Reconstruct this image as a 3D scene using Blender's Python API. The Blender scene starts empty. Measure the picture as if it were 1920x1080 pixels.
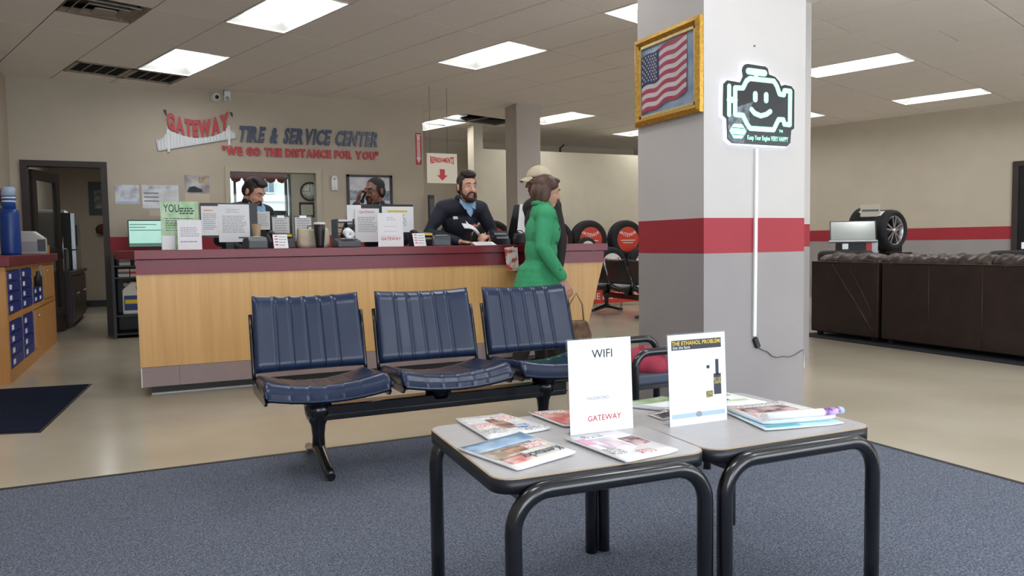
import bpy, bmesh, math, random
from mathutils import Vector, Matrix, Euler, noise

random.seed(7)
sc = bpy.context.scene
COL = sc.collection

# ------------------------------------------------------------------ camera
FPX = 1427.17
cam_d = bpy.data.cameras.new('camera')
cam_d.sensor_fit = 'HORIZONTAL'
cam_d.sensor_width = 36.0
cam_d.lens = FPX / 1920.0 * 36.0
cam_d.clip_start = 0.05
cam_d.clip_end = 200
cam = bpy.data.objects.new('camera', cam_d)
COL.objects.link(cam)
CAMZ = 1.08
_yaw, _pitch, _roll = math.radians(24.79), math.radians(3.377), math.radians(0.84)
_f = Vector((math.sin(_yaw) * math.cos(_pitch), math.cos(_yaw) * math.cos(_pitch), -math.sin(_pitch)))
_r0 = Vector((math.cos(_yaw), -math.sin(_yaw), 0))
_d0 = _f.cross(_r0)
_r = math.cos(_roll) * _r0 + math.sin(_roll) * _d0
_d = -math.sin(_roll) * _r0 + math.cos(_roll) * _d0
cam.matrix_world = Matrix(((_r.x, -_d.x, -_f.x, 0), (_r.y, -_d.y, -_f.y, 0), (_r.z, -_d.z, -_f.z, CAMZ), (0, 0, 0, 1)))
sc.camera = cam

# ------------------------------------------------------------------ world (overcast daylight) and exposure
SKY_STRENGTH = 3.0
DAYLIGHT_W = 38.0         # watts per storefront window opening
LAMP_STRENGTH = 10.5       # emission of the troffer lenses
EXPOSURE = 0.30
world = bpy.data.worlds.new('overcast_sky')
world.use_nodes = True
sc.world = world
_bg = world.node_tree.nodes['Background']
_bg.inputs[0].default_value = (0.80, 0.90, 1.0, 1)
_bg.inputs[1].default_value = SKY_STRENGTH
vs = sc.view_settings
vs.view_transform = 'Standard'
vs.look = 'None'
vs.gamma = 1.0
vs.use_curve_mapping = False
vs.exposure = EXPOSURE
_cy = sc.cycles
_cy.max_bounces = 6; _cy.diffuse_bounces = 4; _cy.glossy_bounces = 2; _cy.transmission_bounces = 3; _cy.transparent_max_bounces = 8
_cy.adaptive_threshold = 0.02; _cy.caustics_reflective = False; _cy.caustics_refractive = False; _cy.sample_clamp_indirect = 6.0

def window_light(loc, sx, sz, watts, color=(0.86, 0.93, 1.0)):
    d = bpy.data.lights.new('window_daylight', 'AREA')
    d.shape = 'RECTANGLE'; d.size = sx; d.size_y = sz; d.energy = watts; d.color = color
    o = bpy.data.objects.new('window_daylight', d)
    COL.objects.link(o)
    o.location = loc
    o.rotation_euler = (math.radians(90), 0, 0)      # shines toward +Y, into the room
    return o
FRONT_Y = -2.4
FRONT_WINDOWS = [(-1.2, 1.0), (1.3, 3.7), (4.0, 6.4), (6.7, 9.1), (9.4, 11.8)]
for _x0, _x1 in FRONT_WINDOWS:
    window_light(((_x0 + _x1) / 2, FRONT_Y - 0.06, 1.55), _x1 - _x0, 2.3, DAYLIGHT_W)

# ------------------------------------------------------------------ helpers
def lin(c):
    def f(v):
        v = v / 255.0
        return v / 12.92 if v <= 0.04045 else ((v + 0.055) / 1.055) ** 2.4
    return (f(c[0]), f(c[1]), f(c[2]), 1.0)

MATS = {}
def mat(name, rgb, rough=0.6, metal=0.0, spec=0.5, var=0.0, vscale=8.0, bump=0.0, bscale=60.0, emit=0.0, alpha=1.0, trans=0.0, coat=0.0, stretch=None, rgb2=None, detail=4.0, ramp=(0.35, 0.65)):
    """Procedural principled material: base colour (0-255 sRGB) with noise variation and noise bump."""
    if name in MATS:
        return MATS[name]
    m = bpy.data.materials.new(name)
    m.use_nodes = True
    nt = m.node_tree
    b = nt.nodes['Principled BSDF']
    c = lin(rgb)
    b.inputs['Base Color'].default_value = c
    b.inputs['Roughness'].default_value = rough
    b.inputs['Metallic'].default_value = metal
    b.inputs['Specular IOR Level'].default_value = spec
    b.inputs['Coat Weight'].default_value = coat
    b.inputs['Coat Roughness'].default_value = 0.12
    b.inputs['Transmission Weight'].default_value = trans
    b.inputs['Alpha'].default_value = alpha
    if emit > 0:
        b.inputs['Emission Color'].default_value = c
        b.inputs['Emission Strength'].default_value = emit
    if var > 0 or rgb2 or bump > 0:
        tc = nt.nodes.new('ShaderNodeTexCoord')
        mp = nt.nodes.new('ShaderNodeMapping')
        if stretch:
            mp.inputs['Scale'].default_value = stretch
        nt.links.new(tc.outputs['Object'], mp.inputs['Vector'])
    if var > 0 or rgb2:
        n = nt.nodes.new('ShaderNodeTexNoise')
        n.inputs['Scale'].default_value = vscale
        n.inputs['Detail'].default_value = detail
        nt.links.new(mp.outputs['Vector'], n.inputs['Vector'])
        r = nt.nodes.new('ShaderNodeValToRGB')
        r.color_ramp.elements[0].position = ramp[0]
        r.color_ramp.elements[1].position = ramp[1]
        if rgb2:
            r.color_ramp.elements[0].color = c
            r.color_ramp.elements[1].color = lin(rgb2)
        else:
            r.color_ramp.elements[0].color = tuple(x * (1 - var) for x in c[:3]) + (1,)
            r.color_ramp.elements[1].color = tuple(min(1, x * (1 + var)) for x in c[:3]) + (1,)
        nt.links.new(n.outputs['Fac'], r.inputs['Fac'])
        nt.links.new(r.outputs['Color'], b.inputs['Base Color'])
    if bump > 0:
        n2 = nt.nodes.new('ShaderNodeTexNoise')
        n2.inputs['Scale'].default_value = bscale
        n2.inputs['Detail'].default_value = 3
        nt.links.new(mp.outputs['Vector'], n2.inputs['Vector'])
        bp = nt.nodes.new('ShaderNodeBump')
        bp.inputs['Strength'].default_value = bump
        bp.inputs['Distance'].default_value = 0.01
        nt.links.new(n2.outputs['Fac'], bp.inputs['Height'])
        nt.links.new(bp.outputs['Normal'], b.inputs['Normal'])
    MATS[name] = m
    return m

def wave_mat(name, rgb, rgb2, scale=6, dist=3.0, rough=0.45, axis='X', stretch=(1, 1, 1), spec=0.5, detail=2.0):
    """Wood grain: stretched wave bands between two tones."""
    if name in MATS:
        return MATS[name]
    m = bpy.data.materials.new(name)
    m.use_nodes = True
    nt = m.node_tree
    b = nt.nodes['Principled BSDF']
    b.inputs['Roughness'].default_value = rough
    b.inputs['Specular IOR Level'].default_value = spec
    tc = nt.nodes.new('ShaderNodeTexCoord')
    mp = nt.nodes.new('ShaderNodeMapping')
    mp.inputs['Scale'].default_value = stretch
    w = nt.nodes.new('ShaderNodeTexWave')
    w.bands_direction = axis
    w.inputs['Scale'].default_value = scale
    w.inputs['Distortion'].default_value = dist
    w.inputs['Detail'].default_value = detail
    n = nt.nodes.new('ShaderNodeTexNoise')
    n.inputs['Scale'].default_value = 3.0
    r = nt.nodes.new('ShaderNodeValToRGB')
    r.color_ramp.elements[0].color = lin(rgb)
    r.color_ramp.elements[1].color = lin(rgb2)
    mx = nt.nodes.new('ShaderNodeMath'); mx.operation = 'MULTIPLY_ADD'
    mx.inputs[1].default_value = 0.5
    nt.links.new(tc.outputs['Object'], mp.inputs['Vector'])
    nt.links.new(mp.outputs['Vector'], w.inputs['Vector'])
    nt.links.new(mp.outputs['Vector'], n.inputs['Vector'])
    nt.links.new(w.outputs['Fac'], mx.inputs[0])
    h = nt.nodes.new('ShaderNodeMath'); h.operation = 'MULTIPLY'; h.inputs[1].default_value = 0.5
    nt.links.new(n.outputs['Fac'], h.inputs[0])
    nt.links.new(h.outputs[0], mx.inputs[2])
    nt.links.new(mx.outputs[0], r.inputs['Fac'])
    nt.links.new(r.outputs['Color'], b.inputs['Base Color'])
    MATS[name] = m
    return m

def rotz(a):
    return Matrix.Rotation(a, 4, 'Z')

class MB:
    """Collects shapes; build() links them as ONE mesh object."""
    def __init__(s):
        s.v = []; s.f = []; s.m = []; s.sm = []
    def add(s, vs_, fs, mi=0, M=None, smooth=False):
        o = len(s.v)
        if M is not None:
            vs_ = [M @ Vector(p) for p in vs_]
        s.v += [tuple(p) for p in vs_]
        for f in fs:
            s.f.append(tuple(i + o for i in f)); s.m.append(mi); s.sm.append(smooth)
        return s
    def box(s, c, d, mi=0, rz=0.0, M=None, taper=None):
        x, y, z = d[0] / 2, d[1] / 2, d[2] / 2
        tx, ty = taper if taper else (1, 1)
        vs_ = [(-x, -y, -z), (x, -y, -z), (x, y, -z), (-x, y, -z), (-x * tx, -y * ty, z), (x * tx, -y * ty, z), (x * tx, y * ty, z), (-x * tx, y * ty, z)]
        fs = [(0, 3, 2, 1), (4, 5, 6, 7), (0, 1, 5, 4), (1, 2, 6, 5), (2, 3, 7, 6), (3, 0, 4, 7)]
        T = Matrix.Translation(c) @ rotz(rz)
        if M is not None:
            T = M @ T
        return s.add(vs_, fs, mi, T)
    def bx(s, x0, x1, y0, y1, z0, z1, mi=0):
        return s.box(((x0 + x1) / 2, (y0 + y1) / 2, (z0 + z1) / 2), (x1 - x0, y1 - y0, z1 - z0), mi)
    def prism(s, pts, a, b, plane='xz', mi=0, M=None, smooth=False):
        """extrude a 2d outline; plane 'xz' extrudes along y from a to b, 'xy' along z, 'yz' along x"""
        n = len(pts)
        def P(p, t):
            return {'xz': (p[0], t, p[1]), 'xy': (p[0], p[1], t), 'yz': (t, p[0], p[1])}[plane]
        vs_ = [P(p, a) for p in pts] + [P(p, b) for p in pts]
        fs = [tuple(range(n)), tuple(reversed(range(n, 2 * n)))]
        s.add(vs_, fs, mi, M)
        o = len(s.v) - 2 * n
        for i in range(n):
            j = (i + 1) % n
            s.f.append((o + j, o + i, o + n + i, o + n + j)); s.m.append(mi); s.sm.append(smooth)
        return s
    def tube(s, pts, r, n=8, mi=0, closed=False, M=None, caps=True, flat=1.0):
        pts = [Vector(p) for p in pts]
        k = len(pts)
        rs = r if isinstance(r, (list, tuple)) else [r] * k
        tang = []
        for i in range(k):
            a = pts[(i - 1) % k] if (closed or i > 0) else pts[i]
            b = pts[(i + 1) % k] if (closed or i < k - 1) else pts[i]
            t = (b - a)
            tang.append(t.normalized() if t.length > 1e-9 else Vector((0, 0, 1)))
        up = Vector((0, 0, 1)) if abs(tang[0].z) < 0.9 else Vector((1, 0, 0))
        nx = tang[0].cross(up).normalized()
        vs_ = []
        for i in range(k):
            if i:
                q = tang[i - 1].rotation_difference(tang[i])
                nx = (q @ nx).normalized()
            ny = tang[i].cross(nx).normalized()
            for j in range(n):
                a = 2 * math.pi * j / n
                vs_.append(pts[i] + rs[i] * (math.cos(a) * nx + math.sin(a) * ny * flat))
        fs = []
        for i in range(k if closed else k - 1):
            i2 = (i + 1) % k
            for j in range(n):
                j2 = (j + 1) % n
                fs.append((i * n + j, i * n + j2, i2 * n + j2, i2 * n + j))
        s.add(vs_, fs, mi, M, True)
        if caps and not closed:
            o = len(s.v) - len(vs_)
            s.f.append(tuple(o + j for j in reversed(range(n)))); s.m.append(mi); s.sm.append(False)
            s.f.append(tuple(o + (k - 1) * n + j for j in range(n))); s.m.append(mi); s.sm.append(False)
        return s
    def lathe(s, prof, n=20, mi=0, M=None, smooth=True, closed=False):
        """profile [(r, z)...] spun round the z axis"""
        k = len(prof)
        vs_ = []
        for (r, z) in prof:
            for j in range(n):
                a = 2 * math.pi * j / n
                vs_.append((r * math.cos(a), r * math.sin(a), z))
        fs = []
        for i in range(k if closed else k - 1):
            i2 = (i + 1) % k
            for j in range(n):
                j2 = (j + 1) % n
                fs.append((i * n + j, i * n + j2, i2 * n + j2, i2 * n + j))
        if not closed:
            if prof[0][0] > 1e-6: fs.append(tuple(reversed(range(n))))
            if prof[-1][0] > 1e-6: fs.append(tuple((k - 1) * n + j for j in range(n)))
        return s.add(vs_, fs, mi, M, smooth)
    def ell(s, c, r, nu=14, nv=9, mi=0, M=None, rot=None):
        vs_ = []
        R_ = rot.to_matrix() if rot is not None else None
        for i in range(nv + 1):
            t = math.pi * i / nv
            for j in range(nu):
                a = 2 * math.pi * j / nu
                p = Vector((r[0] * math.sin(t) * math.cos(a), r[1] * math.sin(t) * math.sin(a), r[2] * math.cos(t)))
                if R_: p = R_ @ p
                vs_.append(p + Vector(c))
        fs = []
        for i in range(nv):
            for j in range(nu):
                j2 = (j + 1) % nu
                fs.append((i * nu + j, (i + 1) * nu + j, (i + 1) * nu + j2, i * nu + j2))
        return s.add(vs_, fs, mi, M, True)
    def slab(s, nx, ny, ftop, fbot, mi=0, M=None):
        """closed cushion: two (u,v) grids, u,v in 0..1, stitched along the rim"""
        vs_ = []
        for g in (ftop, fbot):
            for j in range(ny + 1):
                for i in range(nx + 1):
                    vs_.append(g(i / nx, j / ny))
        W = nx + 1; o = W * (ny + 1)
        fs = []
        for j in range(ny):
            for i in range(nx):
                a = j * W + i
                fs.append((a, a + 1, a + W + 1, a + W))
                fs.append((o + a, o + a + W, o + a + W + 1, o + a + 1))
        rim = [i for i in range(nx)] + [nx + j * W for j in range(ny)] + [ny * W + i for i in range(nx, 0, -1)] + [j * W for j in range(ny, 0, -1)]
        for k in range(len(rim)):
            a, b = rim[k], rim[(k + 1) % len(rim)]
            fs.append((b, a, o + a, o + b))
        return s.add(vs_, fs, mi, M, True)
    def text(s, body, size, origin, xd=(1, 0, 0), yd=(0, 0, 1), th=0.0, off=0.0, shear=0.0, align='CENTER', mi=0, sx=1.0, warp=None, space=1.0):
        vs_, fs = text_geo(body, th, off, shear, align, space)
        X = Vector(xd).normalized(); Y = Vector(yd).normalized(); N = X.cross(Y); O = Vector(origin)
        out = []
        for (x, y, z) in vs_:
            x, y = x * size * sx, y * size
            if warp: x, y = warp(x, y)
            out.append(O + X * x + Y * y + N * z)
        return s.add(out, fs, mi)
    def build(s, name, mats, parent=None, bevel=0.0, loc=None, rz=0.0, segs=2, auto=False):
        me = bpy.data.meshes.new(name)
        me.from_pydata(s.v, [], s.f)
        if not isinstance(mats, (list, tuple)):
            mats = [mats]
        for m in mats:
            me.materials.append(m)
        me.polygons.foreach_set('material_index', s.m)
        me.polygons.foreach_set('use_smooth', s.sm)
        me.update()
        o = bpy.data.objects.new(name, me)
        COL.objects.link(o)
        if parent is not None:
            o.parent = parent
        if loc is not None:
            o.location = loc
        o.rotation_euler.z = rz
        if bevel > 0:
            md = o.modifiers.new('bevel', 'BEVEL')
            md.width = bevel; md.segments = segs; md.limit_method = 'ANGLE'; md.angle_limit = math.radians(40)
        return o

_TX = {}
def text_geo(body, th=0.0, off=0.0, shear=0.0, align='CENTER', space=1.0):
    key = (body, th, off, shear, align, space)
    if key in _TX:
        return _TX[key]
    cu = bpy.data.curves.new('lettering', 'FONT')
    cu.body = body; cu.size = 1.0; cu.align_x = align; cu.align_y = 'BOTTOM_BASELINE'
    cu.extrude = 0.0; cu.offset = off; cu.shear = shear; cu.resolution_u = 2; cu.space_character = space
    o = bpy.data.objects.new('lettering', cu)
    COL.objects.link(o)
    dg = bpy.context.evaluated_depsgraph_get()
    me = bpy.data.meshes.new_from_object(o.evaluated_get(dg))
    bm = bmesh.new(); bm.from_mesh(me)
    bmesh.ops.remove_doubles(bm, verts=bm.verts, dist=1e-5)
    for f in bm.faces:
        if f.normal.z < 0: f.normal_flip()
    if th > 0:
        r = bmesh.ops.extrude_face_region(bm, geom=list(bm.faces))
        for e in r['geom']:
            if isinstance(e, bmesh.types.BMVert): e.co.z += th
    bm.verts.index_update()
    vs_ = [tuple(v.co) for v in bm.verts]
    fs = [tuple(v.index for v in f.verts) for f in bm.faces]
    bm.free()
    bpy.data.objects.remove(o); bpy.data.curves.remove(cu); bpy.data.meshes.remove(me)
    _TX[key] = (vs_, fs)
    return _TX[key]

def thing(name, label, cat, loc=(0, 0, 0), rz=0.0, group=None):
    o = bpy.data.objects.new(name, None)
    o.empty_display_size = 0.1
    COL.objects.link(o)
    o.location = loc; o.rotation_euler.z = rz
    o['label'] = label; o['category'] = cat
    if group: o['group'] = group
    return o
def tag(o, label, cat, group=None):
    o['label'] = label; o['category'] = cat
    if group: o['group'] = group
    return o
def struct(o):
    o['kind'] = 'structure'
    return o
def copy_tree(o, parent=None):
    c = o.copy(); COL.objects.link(c); c.parent = parent
    for ch in list(o.children):
        copy_tree(ch, c)
    return c
def arc(cx, cy, r, a0, a1, n):
    return [(cx + r * math.cos(math.radians(a0 + (a1 - a0) * i / n)), cy + r * math.sin(math.radians(a0 + (a1 - a0) * i / n))) for i in range(n + 1)]
def rrect(x0, x1, y0, y1, r, n=4):
    return arc(x1 - r, y1 - r, r, 0, 90, n) + arc(x0 + r, y1 - r, r, 90, 180, n) + arc(x0 + r, y0 + r, r, 180, 270, n) + arc(x1 - r, y0 + r, r, 270, 360, n)

# ------------------------------------------------------------------ materials
M_wall = mat('wall_paint_tan', (190, 179, 161), 0.75, var=0.03, vscale=3, bump=0.05, bscale=120)
M_wall_low = mat('wall_paint_taupe', (153, 147, 146), 0.7, var=0.03, vscale=3, bump=0.05, bscale=120)
M_col_up = mat('column_paint_light', (197, 192, 189), 0.7, var=0.02, vscale=3, bump=0.05, bscale=120)
M_stripe = mat('stripe_paint_red', (158, 40, 52), 0.6, var=0.03, vscale=4)
M_floor = mat('polished_floor', (192, 182, 164), 0.20, spec=0.45, rgb2=(178, 167, 148), vscale=0.9, detail=6, bump=0.02, bscale=9)
M_tile = mat('ceiling_tile_mineral', (240, 234, 228), 0.9, var=0.03, vscale=40, bump=0.25, bscale=160)
M_grid = mat('ceiling_grid_metal', (96, 90, 86), 0.7)
M_black = mat('black_plastic', (22, 22, 25), 0.4, var=0.1)
M_blackmetal = mat('black_enamel_tube', (18, 19, 24), 0.22, spec=0.6, coat=0.3, var=0.1, vscale=20)
M_darkframe = mat('dark_painted_frame', (52, 42, 40), 0.5, var=0.08)
M_white = mat('white_plastic', (232, 232, 230), 0.45, var=0.01)
M_paper = mat('white_paper', (240, 241, 244), 0.7, var=0.015, vscale=20)
M_ink = mat('black_ink', (38, 38, 44), 0.7, var=0.05)
M_greyink = mat('grey_ink', (150, 152, 160), 0.7, var=0.05)
M_redink = mat('red_ink', (196, 52, 60), 0.7, var=0.05)
M_wood = mat('maple_laminate', (222, 176, 114), 0.38, rgb2=(208, 160, 98), vscale=5, stretch=(6, 6, .25), detail=6, ramp=(.3, .7))
M_wood2 = mat('honey_laminate', (210, 152, 86), 0.4, rgb2=(194, 136, 72), vscale=5, stretch=(6, 6, .25), detail=6, ramp=(.3, .7))
M_redlam = mat('burgundy_laminate', (118, 26, 42), 0.34, spec=0.55, var=0.04, vscale=5)
M_darkwood = wave_mat('dark_cherry_wood', (52, 26, 22), (36, 18, 16), scale=5, dist=3, rough=0.35, axis='X', stretch=(1, 1, 0.15))
M_grey = mat('grey_base_laminate', (150, 132, 132), 0.5, var=0.03)
M_toe = mat('dark_rubber_toe', (62, 64, 66), 0.5, var=0.1)
def pane_mat(name, rgb, ior=1.45):
    m = bpy.data.materials.new(name); m.use_nodes = True; nt = m.node_tree
    nt.nodes.remove(nt.nodes['Principled BSDF'])
    tr = nt.nodes.new('ShaderNodeBsdfTransparent'); tr.inputs[0].default_value = lin(rgb)
    gl = nt.nodes.new('ShaderNodeBsdfGlossy'); gl.inputs['Roughness'].default_value = 0.03
    lw = nt.nodes.new('ShaderNodeLayerWeight')
    pw = nt.nodes.new('ShaderNodeMath'); pw.operation = 'POWER'; pw.inputs[1].default_value = 5.0
    ma = nt.nodes.new('ShaderNodeMath'); ma.operation = 'MULTIPLY_ADD'; ma.inputs[1].default_value = 0.6; ma.inputs[2].default_value = ((ior - 1) / (ior + 1)) ** 2
    mx = nt.nodes.new('ShaderNodeMixShader')
    nt.links.new(lw.outputs['Facing'], pw.inputs[0]); nt.links.new(pw.outputs[0], ma.inputs[0])
    nt.links.new(ma.outputs[0], mx.inputs[0]); nt.links.new(tr.outputs[0], mx.inputs[1]); nt.links.new(gl.outputs[0], mx.inputs[2])
    nt.links.new(mx.outputs[0], nt.nodes['Material Output'].inputs['Surface'])
    MATS[name] = m
    return m
M_glass = pane_mat('clear_glass', (244, 248, 248))
M_acrylic = pane_mat('clear_acrylic', (246, 248, 252), 1.3)
M_chrome = mat('brushed_metal', (190, 192, 196), 0.3, metal=1.0, var=0.04, vscale=30)
M_silver = mat('silver_paint', (176, 178, 182), 0.4, metal=0.6, var=0.05, vscale=30)
M_rubber = mat('tyre_rubber', (24, 24, 26), 0.75, var=0.15, vscale=40, bump=0.2, bscale=90)
M_lens = mat('lamp_lens', (250, 253, 255), 0.5, emit=LAMP_STRENGTH)
M_lampwhite = mat('lamp_housing_white', (236, 236, 232), 0.5, var=0.01)
M_dgrey = mat('dark_grey_plastic', (74, 78, 84), .4, var=.05)
# ------------------------------------------------------------------ the setting
ZC = 3.14                                  # ceiling height
TH = math.radians(18.5)                    # ceiling grid and right wall are turned against the back wall
UC, US = math.cos(TH), math.sin(TH)
def uv2xy(u, v): return (u * UC - v * US, u * US + v * UC)
def xy2uv(x, y): return (x * UC + y * US, -x * US + y * UC)
RWX = lambda y: 12.13 - 0.3346 * (y - 7.42)    # right wall line

struct(MB().bx(-4, 18, -2.7, 17.0, -0.12, 0).build('floor', M_floor))

M_carpet = mat('speckled_carpet', (82, 87, 101), 0.95, spec=0.1, rgb2=(150, 156, 168), vscale=150, detail=4, bump=0.5, bscale=180, ramp=(0.42, 0.80))
M_carpet_trim = mat('carpet_edge_rubber', (36, 32, 34), 0.6, var=0.1)
cp = thing('carpet', 'grey-blue speckled carpet under the tables and the three-seat row', 'carpet', (0, 0, 0))
MB().bx(-1.58, 3.34, -2.4, 4.01, 0.0, 0.008).build('pile', M_carpet, cp)
MB().bx(-1.58, 3.37, 4.01, 4.04, 0.0, 0.009).bx(3.34, 3.37, -2.4, 4.01, 0.0, 0.009).build('edge_strip', M_carpet_trim, cp)

def wall(name, p0, p1, z0, z1, t, m, holes=(), low=None, zl=1.03):
    """wall from p0 to p1 (its visible face), thickness t to the left of the direction p0->p1; holes (s0,s1,za,zb)"""
    p0 = Vector((p0[0], p0[1], 0)); p1 = Vector((p1[0], p1[1], 0))
    d = p1 - p0; L = d.length; a = math.atan2(d.y, d.x)
    Mx = Matrix.Translation(p0) @ rotz(a)
    cuts = sorted({0.0, L} | {h[0] for h in holes} | {h[1] for h in holes})
    mb = MB()
    for s0, s1 in zip(cuts, cuts[1:]):
        mid = (s0 + s1) / 2
        hs = sorted([(h[2], h[3]) for h in holes if h[0] < mid < h[1]])
        zz = z0
        spans = []
        for ha, hb in hs:
            if ha > zz: spans.append((zz, ha))
            zz = hb
        if zz < z1: spans.append((zz, z1))
        for a0, a1 in spans:
            if low is not None and a0 < zl < a1:
                mb.box((mid, t / 2, (a0 + zl) / 2), (s1 - s0, t, zl - a0), 1, 0, Mx)
                mb.box((mid, t / 2, (zl + a1) / 2), (s1 - s0, t, a1 - zl), 0, 0, Mx)
            else:
                mb.box((mid, t / 2, (a0 + a1) / 2), (s1 - s0, t, a1 - a0), 1 if (low is not None and a1 <= zl) else 0, 0, Mx)
    return struct(mb.build(name, [m, low] if low is not None else m))

BW = 10.80
wb = wall('wall_back', (-1.75, BW), (3.58, BW), 0, 3.66, 0.14, M_wall, [(0.30, 1.15, 0, 2.12), (2.64, 3.76, 0.94, 2.09)], low=M_wall_low)
MB().bx(-0.58, 0.83, BW - .004, BW, 1.03, 1.23).build('paint_stripe', M_stripe, wb)
MB().bx(2.07, 3.578, BW - .004, BW, 1.03, 1.23).build('paint_stripe', M_stripe, wb)
wall('wall_left', (-1.58, -2.5), (-1.58, BW), 0, 3.66, 0.14, M_wall, low=M_wall_low)
wall('wall_return', (3.58, 14.5), (3.58, BW + .14), 0, 3.66, -0.14, M_wall)
wall('wall_far', (3.5, 14.5), (10.4, 14.5), 0, 3.66, 0.14, M_wall)
wr = wall('wall_right', (RWX(14.5), 14.5), (RWX(-2.5), -2.5), 0, 3.66, 0.16, M_wall, [((14.5 - 7.53) / UC, (14.5 - 6.45) / UC, 0, 2.2)], low=M_wall_low)
_mr = Matrix.Translation((RWX(14.5), 14.5, 0)) @ rotz(math.atan2(-17.0, RWX(-2.5) - RWX(14.5)))
_sL = 17.0 / UC
MB().box(((14.5 - 7.53) / UC / 2, -.002, 1.13), ((14.5 - 7.53) / UC, .004, .20), 0, 0, _mr).build('paint_stripe', M_stripe, wr)
MB().box((((14.5 - 6.45) / UC + _sL) / 2, -.002, 1.13), (_sL - (14.5 - 6.45) / UC, .004, .20), 0, 0, _mr).build('paint_stripe', M_stripe, wr)
_holes = sorted([(15.6 - x1, 15.6 - x0, 0.4, 2.7) for x0, x1 in FRONT_WINDOWS])
wall('wall_front', (15.6, FRONT_Y), (-1.8, FRONT_Y), 0, 3.66, 0.10, M_wall, _holes)
for k, (x0, x1) in enumerate(FRONT_WINDOWS):
    mb = MB()
    for xa, xb, za, zb in ((x0, x0 + .05, .4, 2.7), (x1 - .05, x1, .4, 2.7), (x0, x1, .4, .45), (x0, x1, 2.65, 2.7), ((x0 + x1) / 2 - .025, (x0 + x1) / 2 + .025, .45, 2.65)):
        mb.bx(xa, xb, FRONT_Y - .04, FRONT_Y + .01, za, zb)
    struct(mb.build('window_%d' % (k + 2), M_darkframe))

# low partition with its post, and the column far behind the counter
M_part = mat('partition_paint', (206, 196, 174), 0.75, var=0.03, vscale=3)
struct(MB().bx(5.12, 9.3, 12.3, 12.42, 0, 2.72).build('wall_partition', M_part))
struct(MB().bx(4.96, 5.13, 12.22, 12.5, 0, ZC).build('trim_1', M_part))
M_col_dim = mat('column_paint_taupe', (186, 176, 168), 0.7, var=0.03, vscale=3)
struct(MB().bx(4.86, 5.25, 10.28, 10.68, 0, ZC).build('column_far', M_col_dim))
struct(MB().tube([(6.72, 12.36, 2.72), (6.72, 12.36, 2.80), (6.80, 12.36, 2.86)], .02, 6).build('trim_2', M_black))

# the near column: two paints and the red stripe
CX, CY, CW, CD = 2.762, 3.416, 0.751, 0.639
col = struct(MB().bx(CX, CX + CW, CY, CY + CD, 0.0, 1.005, 1).bx(CX, CX + CW, CY, CY + CD, 1.005, 1.205, 2).bx(CX, CX + CW, CY, CY + CD, 1.205, ZC, 0).build('column_near', [M_col_up, M_wall_low, M_stripe]))
# the column standing behind it, a sliver of which shows
struct(MB().bx(4.55, 5.27, 5.06, 5.7, 0, 1.01, 1).bx(4.55, 5.27, 5.06, 5.7, 1.01, 1.21, 2).bx(4.55, 5.27, 5.06, 5.7, 1.21, ZC, 0).build('column_mid', [M_col_up, M_wall_low, M_stripe]))

# ---- ceiling: deck, hanging grid, one object per tile
ceil = struct(MB().bx(-4, 18, -2.7, 17.0, 3.62, 3.72).build('ceiling', mat('plenum_shade_black', (10, 9, 9), 0.95)))  # near-black deck: shade inside the plenum put into its colour
U0, V0 = 2.97, 9.40
PU, PV = 0.61, 1.22
lights = {(0, -3): 1, (0, -1): 1, (4, -3): 1, (4, -5): 1, (10, -1): 1, (10, -5): 1, (14, -1): 1, (15, -5): 1, (15, -3): 1,
          (0, -5): 1, (4, -7): 1, (-4, -5): 1, (-4, -7): 1, (0, -7): 1, (10, -7): 1, (10, -9): 1, (15, -7): 1, (15, -9): 1, (4, -9): 1, (0, -9): 1, (10, -3): 1, (8, 0.5): 1}  # all but the final entry: unseen fixtures added to light the room evenly
half_special = {(-2, -2, 0): 'diffuser', (-1, 0, 0): 'vent', (0, 0, 0): 'vent', (9, 0, 0): 'hole'}
def room_has(x, y, mgn=0.0):
    if y < FRONT_Y - .5 or y > 15.2 or x < -1.9 or x > RWX(y) + .5: return False
    if y > 16.5: return False
    return True
def in_view(x, y, z):
    p = Vector((x, y, z - CAMZ))
    cx_, cy_, cz_ = p.dot(_r), p.dot(_d), p.dot(_f)
    if cz_ < 0.5: return False
    px, py = 960 + FPX * cx_ / cz_, 540 + FPX * cy_ / cz_
    return -160 < px < 2080 and -140 < py < 700
tile_mesh = {}
field = MB()
def put_tile(u, v, lu, lv):
    x, y = uv2xy(u + lu / 2, v + lv / 2)
    if not room_has(x, y): return
    if in_view(x, y, ZC):
        k = (round(lu, 3), round(lv, 3))
        if k not in tile_mesh:
            o = MB().box((0, 0, 0.007), (lu - .011, lv - .011, .014)).build('ceiling_tile', M_tile, ceil)
            tile_mesh[k] = o.data
        else:
            o = bpy.data.objects.new('ceiling_tile', tile_mesh[k]); COL.objects.link(o); o.parent = ceil
        o.location = (x, y, ZC + random.uniform(-.0006, .0010)); o.rotation_euler.z = TH
    else:
        field.box((x, y, ZC + .007), (lu - .011, lv - .011, .014), 0, TH)
bars = MB()
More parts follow.
